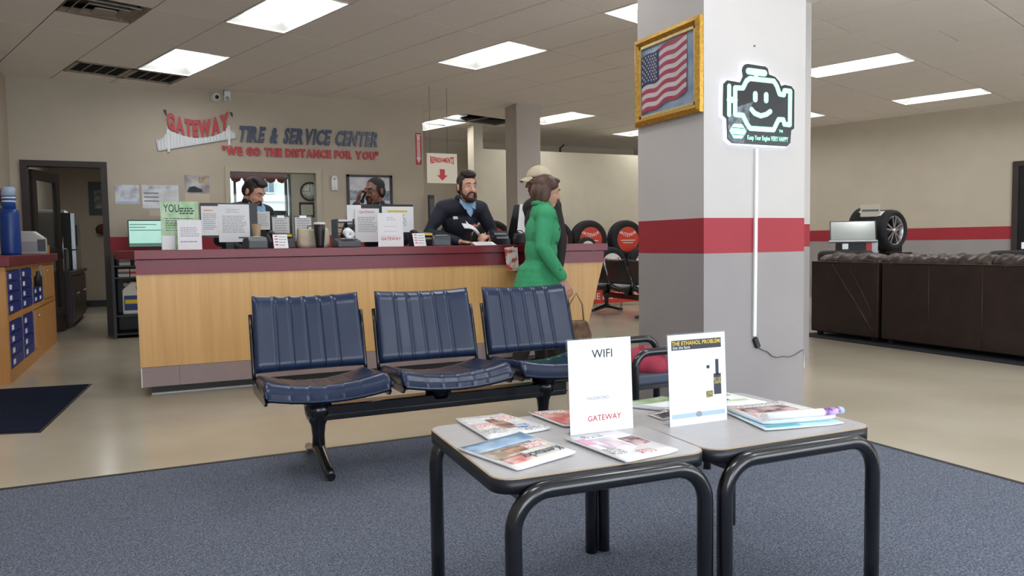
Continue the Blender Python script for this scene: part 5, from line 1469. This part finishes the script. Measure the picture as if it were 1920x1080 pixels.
flat_stack('tyre in the flat stack behind the shorter sofa', 7.85, 6.95, 4)
flat_stack('tyre in the flat stack behind the longer sofa', 8.25, 5.00, 4)

# dark door in the right wall
dd = struct(MB().box(((14.5 - 6.99) / UC, .05, 1.10), (1.08 / UC, .10, 2.2), 0, 0, _mr).build('door_2', M_black))
MB().box(((14.5 - 7.50) / UC, -.015, 1.11), (.08, .03, 2.22), 0, 0, _mr).build('jamb', M_darkframe, dd)
MB().box(((14.5 - 6.99) / UC, -.015, 2.19), (1.08 / UC, .03, .08), 0, 0, _mr).build('head', M_darkframe, dd)
# ------------------------------------------------------------------ people
def fuse(mb, name, mats, parent, voxel, smooth=4, paint=None):
    """one continuous surface from overlapping closed shapes"""
    o = mb.build(name, mats[0] if isinstance(mats, (list, tuple)) else mats, None)
    r = o.modifiers.new('r', 'REMESH'); r.mode = 'VOXEL'; r.voxel_size = voxel; r.use_smooth_shade = True
    s_ = o.modifiers.new('s', 'SMOOTH'); s_.factor = .5; s_.iterations = smooth
    dg = bpy.context.evaluated_depsgraph_get()
    me = bpy.data.meshes.new_from_object(o.evaluated_get(dg))
    old = o.data
    o.modifiers.clear(); o.data = me
    bpy.data.meshes.remove(old)
    me.name = name
    me.materials.clear()
    for m in (mats if isinstance(mats, (list, tuple)) else [mats]): me.materials.append(m)
    for p in me.polygons:
        p.use_smooth = True
        if paint: p.material_index = paint(p.center)
    o.parent = parent
    return o
def limb(mb, pts, rs, n=12, flat=1.0, M=None):
    pts = [Vector(p) for p in pts]
    if M is not None: pts = [M @ p for p in pts]
    mb.tube(pts, list(rs), n, 0, flat=flat)
    for p, r in zip(pts, rs): mb.ell(p, (r * .98, r * .98, r * .98), 10, 7)
def mell(mb, c, r, M=None, rot=None):
    """ellipsoid with centre and axes carried by matrix M"""
    q = MB().ell((0, 0, 0), r, 14, 10)
    T = Matrix.Translation(c)
    if rot is not None: T = T @ rot.to_matrix().to_4x4()
    if M is not None: T = M @ T
    mb.add(q.v, q.f, 0, T, True)
def hand(mb, w, d, nrm, side, curl=.6, s=1.0):
    """palm and five bent fingers; d fingers' direction, nrm back of hand, side +1/-1 puts the thumb"""
    w = Vector(w); d = Vector(d).normalized(); nrm = Vector(nrm); nrm = (nrm - d * nrm.dot(d)).normalized(); sd = d.cross(nrm).normalized() * side
    for k in range(4):
        o = (k - 1.5) * .019 * s
        limb(mb, [w + sd * o * .6, w + d * .045 * s + sd * o * .9, w + d * .085 * s + sd * o], [.014 * s, .0135 * s, .0115 * s], 8)
    L = (.036, .040, .037, .029)
    for k in range(4):
        o = (1.5 - k) * .020 * s
        p = w + d * .088 * s + sd * o
        a = .25 * curl; pts = [p]
        for q in range(3):
            a += curl * .62
            p = p + (d * math.cos(a) - nrm * math.sin(a)) * L[k] * s * (1, .75, .6)[q]
            pts.append(p)
        limb(mb, pts, [.0100 * s, .0095 * s, .0088 * s, .0075 * s], 8)
    p = w + d * .022 * s + sd * .030 * s
    limb(mb, [p, p + (d * .75 + sd * .6 - nrm * .2) * .040 * s, p + (d * 1.25 + sd * .55 - nrm * .55 * curl) * .055 * s], [.0135 * s, .0115 * s, .009 * s], 8)
def head_parts(mb, M, fem=False):
    j = .94 if fem else 1.0
    mell(mb, (0, .012, .038), (.074, .094, .082), M)
    mell(mb, (0, -.030, -.030), (.060 * j, .062, .080), M)
    mell(mb, (0, -.020, .02), (.066, .072, .07), M)
    mell(mb, (0, -.060, -.094), (.030 * j, .028, .024), M)
    mell(mb, (-.032, -.056, -.028), (.024, .028, .026), M); mell(mb, (.032, -.056, -.028), (.024, .028, .026), M)
    limb(mb, [(0, -.086, .016), (0, -.102, -.012), (0, -.110, -.030)], [.0085, .0105, .0135], 8, 1, M)
    mell(mb, (-.011, -.100, -.031), (.009, .010, .008), M); mell(mb, (.011, -.100, -.031), (.009, .010, .008), M)
    limb(mb, [(-.040, -.076, .030), (-.016, -.087, .031), (.016, -.087, .031), (.040, -.076, .030)], [.010, .0105, .0105, .010], 8, 1, M)
    limb(mb, [(-.022, -.083, -.062), (0, -.091, -.060), (.022, -.083, -.062)], [.006, .008, .006], 8, 1, M)
    limb(mb, [(-.018, -.083, -.070), (0, -.090, -.071), (.018, -.083, -.070)], [.006, .0085, .006], 8, 1, M)
    for s_ in (-1, 1):
        mell(mb, (s_ * .076, .012, -.004), (.010, .020, .031), M, Euler((.15, 0, 0)))
        mell(mb, (s_ * .080, .018, .010), (.008, .014, .018), M)
def face_extras(t, M, brow, iris=(70, 50, 36)):
    M_eyew = mat('eye_white', (226, 222, 216), .3); M_iris = mat('iris_%d' % iris[0], iris, .3); M_lip = mat('lip_tint', (168, 96, 88), .5)
    for s_ in (-1, 1):
        mb = MB(); mell(mb, (s_ * .030, -.0795, .008), (.0125, .0075, .0055), M); e = mb.build('eye', M_eyew, t)
        mb = MB(); mell(mb, (s_ * .029, -.0860, .008), (.0056, .003, .0052), M); mb.build('iris', M_iris, e)
        mb = MB(); limb(mb, [(s_ * .013, -.0955, .031), (s_ * .030, -.0925, .036), (s_ * .047, -.078, .031)], [.0038, .0045, .003], 6, 1, M); mb.build('eyebrow', brow, t)
def jmat(loc, yaw=0, pitch=0, roll=0, s=1.0):
    """head frame: yaw to the person's left (+x), pitch down positive"""
    return Matrix.Translation(loc) @ Matrix.Rotation(yaw, 4, 'Z') @ Matrix.Rotation(-pitch if False else pitch, 4, 'X') @ Matrix.Rotation(roll, 4, 'Y') @ Matrix.Scale(s, 4)

def person(label, loc, rz, J, skin, H, top, pants, shoes, fem=False, hands=((0, -1, 0), (0, 0, 1), (0, -1, 0), (0, 0, 1)), curl=(.5, .5), s=1.0, brow=None, iris=(70, 50, 36), girth=1.0, coat_to=None, shirt=None, flare=1.0):
    t = thing('person', label, 'person', loc, rz)
    g = girth
    v = {k: Vector(p) for k, p in J.items()}
    nb = H @ Vector((0, .025, -.075))
    b = MB()
    head_parts(b, H, fem)
    limb(b, [v['neck'], nb], [.058 * (.86 if fem else 1), .054 * (.86 if fem else 1)])
    sh = (v['shR'] + v['shL']) / 2
    def torso(mb, e):
        ax = (v['shL'] - v['shR']).normalized(); tw = math.atan2(ax.y, ax.x)
        rot = Euler((0, 0, tw))
        mell(mb, v['pelvis'], (.150 * g + e, .108 * g + e, .13), None, rot)
        mid = (v['pelvis'] + v['chest']) / 2
        mell(mb, mid, (.138 * g + e, .102 * g + e, .17), None, rot)
        mell(mb, v['chest'], (.155 * g + e, .112 * g + e, .165), None, rot)
        limb(mb, [v['shR'], sh + (v['neck'] - sh) * .45, v['shL']], [.056 + e, .074 + e, .056 + e])
    torso(b, 0)
    for sd in 'RL':
        limb(b, [v['sh' + sd], (v['sh' + sd] + v['el' + sd]) / 2, v['el' + sd], v['el' + sd].lerp(v['wr' + sd], .35), v['wr' + sd]], [.050 * g, .046 * g, .038, .038, .026])
        limb(b, [v['hip' + sd], v['kn' + sd], v['kn' + sd].lerp(v['an' + sd], .35), v['an' + sd]], [.082 * g, .056, .052, .036])
    hand(b, v['wrR'], hands[0], hands[1], 1, curl[0], s * .98); hand(b, v['wrL'], hands[2], hands[3], -1, curl[1], s * .98)
    M_l = skin[1]
    def paint(c):
        q = H.inverted() @ c
        return 1 if (abs(q.x) < .024 and -.079 < q.z < -.055 and q.y < -.083) else 0
    fuse(b, 'body', [skin[0], M_l], t, .0065, 3, paint)
    face_extras(t, H, brow or MATS['hair_dark'], iris)
    c = MB(); torso(c, .026)
    for sd in 'RL':
        limb(c, [v['sh' + sd], (v['sh' + sd] + v['el' + sd]) / 2, v['el' + sd], v['el' + sd].lerp(v['wr' + sd], .35), v['el' + sd].lerp(v['wr' + sd], .90)], [.072 * g, .066 * g, .056, .054, .044])
    if coat_to is not None:
        ctr = v['pelvis']; k = coat_to
        for q in range(6):
            f = q / 5; z = ctr.z + (k - ctr.z) * f
            mell(c, (ctr.x, ctr.y + .005, z), (.190 + .030 * f * flare, .165 + .06 * f * flare, .075))
    limb(c, [v['neck'] + Vector((0, .02, -.03)), v['neck'] + Vector((0, .012, .035))], [.082, .072])
    j = fuse(c, 'jacket', top, t, .010, 6)
    # collar band round the neck
    nz = (nb - v['neck']).normalized()
    ring = []
    up = v['neck'] + Vector((0, .010, .045))
    for q in range(17):
        a = math.radians(40 + 280 * q / 16) - math.pi / 2
        ring.append(up + Vector((.072 * math.cos(a), .066 * math.sin(a) + .004, .016 - .03 * (1 if False else max(0, -math.sin(a))))))
    MB().tube(ring, .016, 8, 0, flat=1.4).build('collar', top, j)
    p = MB()
    mell(p, v['pelvis'], (.160 * g, .118 * g, .12))
    for sd in 'RL':
        limb(p, [v['hip' + sd], v['kn' + sd], v['kn' + sd].lerp(v['an' + sd], .5), v['an' + sd] + Vector((0, 0, .0))], [.096 * g, .074, .068, .062])
    fuse(p, 'trousers', pants, t, .012, 5)
    for sd in 'RL':
        a = v['an' + sd]
        q = MB(); mell(q, (a.x, a.y - .05, .045), (.046, .125, .044)); mell(q, (a.x, a.y + .02, .06), (.042, .055, .055)); q.bx(a.x - .043, a.x + .043, a.y - .165, a.y + .065, .0, .022)
        fuse(q, 'shoe', shoes, t, .010, 3)
    if shirt:
        q = MB()
        for sgn in (-1, 1):
            q.add([v['neck'] + Vector(p_) for p_ in ((sgn * .070, -.045, .050), (sgn * .012, -.112, -.030), (sgn * .052, -.128, -.060), (sgn * .082, -.070, .010))], [(0, 1, 2, 3), (3, 2, 1, 0)])
        q.add([v['neck'] + Vector(p_) for p_ in ((-.05, -.085, .01), (.05, -.085, .01), (.030, -.128, -.09), (0, -.136, -.13), (-.030, -.128, -.09))], [(0, 1, 2, 3, 4), (4, 3, 2, 1, 0)])
        q.build('shirt_collar', shirt, t)
    return t, v, H

from mathutils.bvhtree import BVHTree
def snapper(t):
    j = [c for c in t.children if c.name.startswith('jacket')][0].data
    tree = BVHTree.FromPolygons([v_.co.copy() for v_ in j.vertices], [tuple(p_.vertices) for p_ in j.polygons])
    def f(x, z):
        h = tree.ray_cast(Vector((x, -1.5, z)), Vector((0, 1, 0)))
        return h[0].y if h[0] is not None else -.15
    return f
def standing(h=1.75, lean=0.0, sw=.185):
    k = h / 1.75
    return {'pelvis': (0, .02 + lean * .2, .95 * k), 'chest': (0, .0 - lean * .35, 1.27 * k), 'neck': (0, .0 - lean * .75, 1.455 * k - lean * .12), 'shR': (-sw, .005 - lean * .55, 1.405 * k - lean * .10), 'shL': (sw, .005 - lean * .55, 1.405 * k - lean * .10),
            'elR': (-sw - .05, .03 - lean * .5, 1.12 * k), 'elL': (sw + .05, .03 - lean * .5, 1.12 * k), 'wrR': (-sw - .04, -.10 - lean * .5, .90 * k), 'wrL': (sw + .04, -.10 - lean * .5, .90 * k),
            'hipR': (-.09, .02 + lean * .2, .90 * k), 'hipL': (.09, .02 + lean * .2, .90 * k), 'knR': (-.10, .0 + lean * .1, .49 * k), 'knL': (.10, .0 + lean * .1, .49 * k), 'anR': (-.10, .04, .09), 'anL': (.10, .04, .09)}
M_hair = mat('hair_dark', (40, 28, 24), .6, var=.25, vscale=60, bump=.4, bscale=140)
M_hairblk = mat('hair_black', (22, 18, 18), .7, var=.2, vscale=80, bump=.5, bscale=200)
M_hairbr = mat('hair_brown', (74, 50, 42), .5, rgb2=(98, 70, 58), vscale=30, stretch=(1, 1, .15), bump=.3, bscale=60)
SK_l = (mat('skin_light', (214, 164, 142), .5, var=.04, vscale=30), mat('lips_light', (176, 104, 98), .45))
SK_l2 = (mat('skin_tanned', (206, 154, 128), .5, var=.04, vscale=30), mat('lips_tanned', (164, 96, 88), .45))
SK_d = (mat('skin_deep', (122, 78, 58), .45, var=.05, vscale=30), mat('lips_deep', (120, 70, 62), .45))
M_jk = mat('navy_jacket', (26, 30, 46), .7, var=.12, vscale=12, bump=.25, bscale=40)
M_pant = mat('charcoal_trousers', (44, 42, 44), .8, var=.08)
M_shoe = mat('black_shoe', (24, 22, 22), .4)
M_shirt = mat('blue_check_shirt', (110, 150, 190), .7, rgb2=(150, 184, 214), vscale=60)

def beard(t, H, m, full=True):
    b = MB()
    if full:
        limb(b, [(-.069, -.004, -.012), (-.066, -.022, -.050), (-.052, -.052, -.082), (-.022, -.082, -.102), (0, -.088, -.106), (.022, -.082, -.102), (.052, -.052, -.082), (.066, -.022, -.050), (.069, -.004, -.012)], [.009, .014, .019, .020, .020, .020, .019, .014, .009], 8, 1, H)
        mell(b, (0, -.060, -.108), (.045, .038, .026), H)
    else:
        limb(b, [(-.030, -.078, -.078), (-.020, -.084, -.098), (0, -.088, -.104), (.020, -.084, -.098), (.030, -.078, -.078)], [.007, .010, .012, .010, .007], 8, 1, H)
    limb(b, [(-.034, -.074, -.072), (-.024, -.094, -.047), (0, -.100, -.045), (.024, -.094, -.047), (.034, -.074, -.072)], [.0075, .0070, .0060, .0070, .0075], 8, 1, H)
    fuse(b, 'beard', m, t, .0045, 2)
def short_hair(t, H, m, quiff=0.0):
    b = MB()
    mell(b, (0, .022, .054), (.079, .094, .076), H)
    mell(b, (0, .055, .0), (.070, .062, .075), H)
    for s_ in (-1, 1): mell(b, (s_ * .067, .000, .028), (.012, .040, .036), H); mell(b, (s_ * .070, -.010, -.004), (.007, .012, .026), H)
    if quiff: mell(b, (0, -.046, .104), (.060, .046, .024 + quiff), H); mell(b, (0, -.01, .118), (.064, .07, .026 + quiff * .6), H)
    fuse(b, 'hair', m, t, .006, 2)

# --- bearded clerk leaning on the counter, papers in hand
J = standing(1.80, .34, .195)
J.update({'elR': (-.33, -.16, 1.19), 'wrR': (-.13, -.44, 1.098), 'elL': (.31, -.22, 1.17), 'wrL': (.15, -.45, 1.135)})
H3 = jmat((0, -.315, 1.605), .06, .04, 0, 1.10)
t, v, H = person('bearded man in a navy jacket leaning on the counter with papers', (2.62, 6.98, 0), math.radians(2), J, SK_l, H3, M_jk, M_pant, M_shoe,
  hands=((.75, -.55, -.1), (.1, .1, 1), (-.65, -.6, .15), (.2, -.5, .9)), curl=(.35, .9), shirt=M_shirt, brow=M_hair, girth=1.04, s=1.05)
short_hair(t, H, M_hair, .010); beard(t, H, mat('beard_brown', (58, 38, 30), .8, var=.2, vscale=80, bump=.5, bscale=200))
snap = snapper(t)
MB().box((-.085, snap(-.085, 1.325) - .003, 1.325), (.062, .006, .026), 0, 0, None).build('name_badge', M_white, t)
MB().box((.10, snap(.10, 1.262) - .002, 1.262), (.055, .004, .014), 0, 0, None).build('jacket_logo', M_redink, t)
MB().box((.10, snap(.10, 1.252) - .004, 1.250), (.055, .004, .008), 0, 0, None).build('jacket_logo_text', M_paper, t)
pp = thing('folded_papers', 'curled white papers held by the bearded clerk', 'paper', (2.595, 6.445, 1.165), .15)
MB().slab(8, 4, lambda u, w_: (-.10 + .17 * u, -.02 + .05 * w_ - .03 * math.sin(3 * u), .055 - .07 * u + .045 * w_ + .02 * math.sin(math.pi * u)), lambda u, w_: (-.10 + .17 * u, -.018 + .05 * w_ - .03 * math.sin(3 * u), .053 - .07 * u + .045 * w_ + .02 * math.sin(math.pi * u))).build('sheet', M_paper, pp)
MB().slab(8, 4, lambda u, w_: (-.06 + .13 * u, .0 + .03 * w_, .09 - .11 * u + .035 * w_), lambda u, w_: (-.06 + .13 * u, .002 + .03 * w_, .088 - .11 * u + .035 * w_)).build('sheet', M_paper, pp)

# --- clerk looking down at the left
J = standing(1.78, .36, .19)
J.update({'elR': (-.30, -.20, 1.14), 'wrR': (-.14, -.46, 1.0), 'elL': (.30, -.22, 1.13), 'wrL': (.12, -.47, 1.0)})
H1 = jmat((0, -.295, 1.575), .35, .50, -.05, 1.02)
t, v, H = person('dark-haired man in a navy jacket looking down behind the left monitor', (.66, 7.55, 0), math.radians(28), J, SK_l2, H1, M_jk, M_pant, M_shoe,
  hands=((.5, -.8, -.2), (0, 0, 1), (-.5, -.8, -.2), (0, 0, 1)), shirt=M_shirt, brow=M_hair)
short_hair(t, H, M_hair, .006); beard(t, H, mat('stubble_dark', (70, 48, 40), .8, var=.15, vscale=80), False)

# --- clerk with glasses on the phone
J = standing(1.74, .12, .19)
J.update({'elR': (-.30, -.14, 1.18), 'wrR': (-.125, -.21, 1.50), 'elL': (.28, -.06, 1.12), 'wrL': (.10, -.34, 1.02)})
H2 = jmat((0, -.10, 1.60), -.34, .10, 0, 1.06)
t, v, H = person('man with glasses in a navy jacket talking on a black phone', (1.985, 7.40, 0), math.radians(-38), J, SK_d, H2, M_jk, M_pant, M_shoe,
  hands=((.15, .10, 1), (-1, -.2, .1), (-.4, -.8, -.1), (0, 0, 1)), curl=(1.0, .4), shirt=M_shirt, brow=M_hairblk, iris=(34, 24, 20))
short_hair(t, H, M_hairblk); beard(t, H, mat('goatee_black', (40, 28, 24), .8, var=.2, vscale=80), False)
mb = MB()
for s_ in (-1, 1):
    mb.tube([H @ Vector((s_ * .031 + .022 * math.cos(a), -.0985, .006 + .016 * math.sin(a))) for a in [2 * math.pi * k / 14 for k in range(14)]], .0028, 6, 0, True)
    mb.tube([H @ Vector((s_ * .053, -.094, .010)), H @ Vector((s_ * .078, -.03, .014)), H @ Vector((s_ * .080, .02, .008))], .0025, 6)
mb.tube([H @ Vector((-.010, -.100, .010)), H @ Vector((.010, -.100, .010))], .0025, 6)
mb.build('glasses', M_black, t)
ph = thing('phone_handset', 'black telephone handset at the ear of the clerk with glasses', 'phone', (0, 0, 0))
Mh = Matrix.Translation((1.985, 7.40, 0)) @ rotz(math.radians(-38)) @ H
mb = MB(); limb(mb, [(-.100, .005, .005), (-.108, -.03, -.03), (-.092, -.075, -.068), (-.064, -.105, -.080)], [.020, .013, .014, .021], 10, 1, Mh); fuse(mb, 'grip', M_black, ph, .005, 2)
MB().tube([Mh @ Vector(p) for p in ((-.064, -.108, -.085), (-.07, -.12, -.16), (-.06, -.14, -.26))], .004, 6).build('cord', M_black, ph)

# --- woman in the green coat, walking to the right
M_coat = mat('green_wool_coat', (62, 160, 112), .85, var=.07, vscale=14, bump=.25, bscale=60)
J = standing(1.60, .02, .165)
J.update({'elR': (-.235, .035, 1.045), 'wrR': (-.225, -.13, .80), 'elL': (.225, .03, 1.04), 'wrL': (.21, -.09, .79), 'knR': (-.08, -.10, .46), 'anR': (-.08, -.13, .09), 'knL': (.08, .08, .45), 'anL': (.08, .20, .10)})
HW = jmat((0, -.045, 1.475), .05, .22, 0, .98)
t, v, H = person('woman with a brown bob in a green coat walking past the counter', (2.71, 5.30, 0), math.radians(72), J, SK_l, HW, M_coat, mat('dark_trousers', (36, 30, 30), .8), M_shoe, True,
  hands=((.0, -.35, -1), (-1, 0, 0), (0, -.3, -1), (1, 0, 0)), curl=(.55, .5), brow=M_hairbr, coat_to=.66, flare=1.1, girth=1.02)
b = MB()
mell(b, (0, .022, .052), (.090, .106, .084), H); mell(b, (0, .062, -.020), (.090, .070, .098), H)
for s_ in (-1, 1): mell(b, (s_ * .070, .028, -.026), (.026, .050, .088), H); mell(b, (s_ * .064, -.012, .052), (.022, .040, .042), H)
mell(b, (0, -.048, .100), (.060, .040, .022), H)
fuse(b, 'hair', M_hairbr, t, .006, 3)
snap = snapper(t)
M_btn = mat('dark_button', (60, 66, 58), .3, metal=.4)
for k in range(4):
    for xx in (-.095, -.01):
        z = 1.18 - k * .10
        MB().ell((xx, snap(xx, z), z), (.013, .007, .013), 8, 6).build('button', M_btn, t)
MB().ell((-.268, -.09, .875), (.006, .011, .011), 8, 6).build('cuff_button', M_btn, t)
q = MB()
for sgn in (-1, 1):
    L_ = [(sgn * .025, 1.325), (sgn * .008, 1.17), (sgn * .075, 1.235), (sgn * .105, 1.325), (sgn * .065, 1.375)]
    q.add([(a_, snap(a_, b_) - .008, b_) for a_, b_ in L_] + [(a_, snap(a_, b_) + .004, b_) for a_, b_ in L_], [(0, 1, 2, 3, 4), (9, 8, 7, 6, 5), (4, 3, 2, 1, 0), (0, 5, 6, 1), (1, 6, 7, 2), (2, 7, 8, 3), (3, 8, 9, 4), (4, 9, 5, 0)])
q.build('lapel', M_coat, t)
hb = thing('handbag', 'brown leather handbag hanging from the woman\'s hand', 'bag', (2.875, 5.075, .27), math.radians(84))
MB().prism([(-.11, 0), (.11, 0), (.125, .10), (.09, .21), (-.09, .21), (-.125, .10)], -.045, .045, 'yz').build('body', mat('brown_bag_leather', (96, 66, 50), .5, rgb2=(132, 104, 82), vscale=16), hb, bevel=.02)
MB().tube([(0, -.07, .20), (0, -.06, .33), (0, -.01, .42), (0, .05, .33), (0, .07, .20)], .007, 6).build('strap', mat('tan_strap', (150, 124, 100), .6), hb)
MB().bx(.045, .05, -.03, .03, .13, .17).build('clasp', M_chrome, hb)

# --- man in a cap behind her, facing the clerks
J = standing(1.72, .03, .165)
J.update({'elR': (-.19, .05, 1.10), 'wrR': (-.18, .03, .86), 'elL': (.19, .05, 1.10), 'wrL': (.18, .03, .86)})
HC = jmat((0, -.045, 1.585), -.1, .05, 0, 1.0)
M_jk2 = mat('black_jacket', (34, 33, 35), .7, var=.1, vscale=14)
t, v, H = person('man in a tan cap and black jacket standing behind the woman', (2.955, 5.755, 0), math.radians(-84), J, SK_d, HC, M_jk2, M_pant, M_shoe, brow=M_hairblk, iris=(34, 24, 20), hands=((0, -.2, -1), (-1, 0, 0), (0, -.2, -1), (1, 0, 0)))
short_hair(t, H, M_hairblk)
M_cap = mat('tan_cap_cloth', (206, 192, 166), .85, var=.05, vscale=30)
b = MB(); n = 20; vs_ = []; fs = []
for i in range(8):
    p_ = math.pi / 2 * i / 7
    for j in range(n):
        a = 2 * math.pi * j / n
        vs_.append(H @ Vector((.090 * math.cos(p_) * math.cos(a), .012 + .110 * math.cos(p_) * math.sin(a), .045 + .098 * math.sin(p_))))
for i in range(7):
    for j in range(n): fs.append((i * n + j, i * n + (j + 1) % n, (i + 1) * n + (j + 1) % n, (i + 1) * n + j))
fs.append(tuple(reversed(range(n))))
cp_ = thing('baseball_cap', 'tan baseball cap on the man behind the woman', 'cap', (0, 0, 0))
cp_.parent = None
Mc = Matrix.Translation((2.955, 5.755, 0)) @ rotz(math.radians(-84))
MB().add(vs_, fs, 0, Mc, True).build('crown', M_cap, cp_)
MB().slab(10, 5, lambda u, w_: Mc @ H @ Vector(((u - .5) * .15 * (1 - .25 * w_), -.085 - .085 * w_ * math.sin(math.pi * (.15 + .7 * u)), .055 - .030 * w_ - .02 * (2 * u - 1) ** 2)), lambda u, w_: Mc @ H @ Vector(((u - .5) * .15 * (1 - .25 * w_), -.085 - .085 * w_ * math.sin(math.pi * (.15 + .7 * u)), .051 - .030 * w_ - .02 * (2 * u - 1) ** 2))).build('brim', M_cap, cp_)
MB().ell((0, 0, 0), (.008, .008, .006), 8, 5, 0, Mc @ H @ Matrix.Translation((0, .012, .145))).build('top_button', M_cap, cp_)
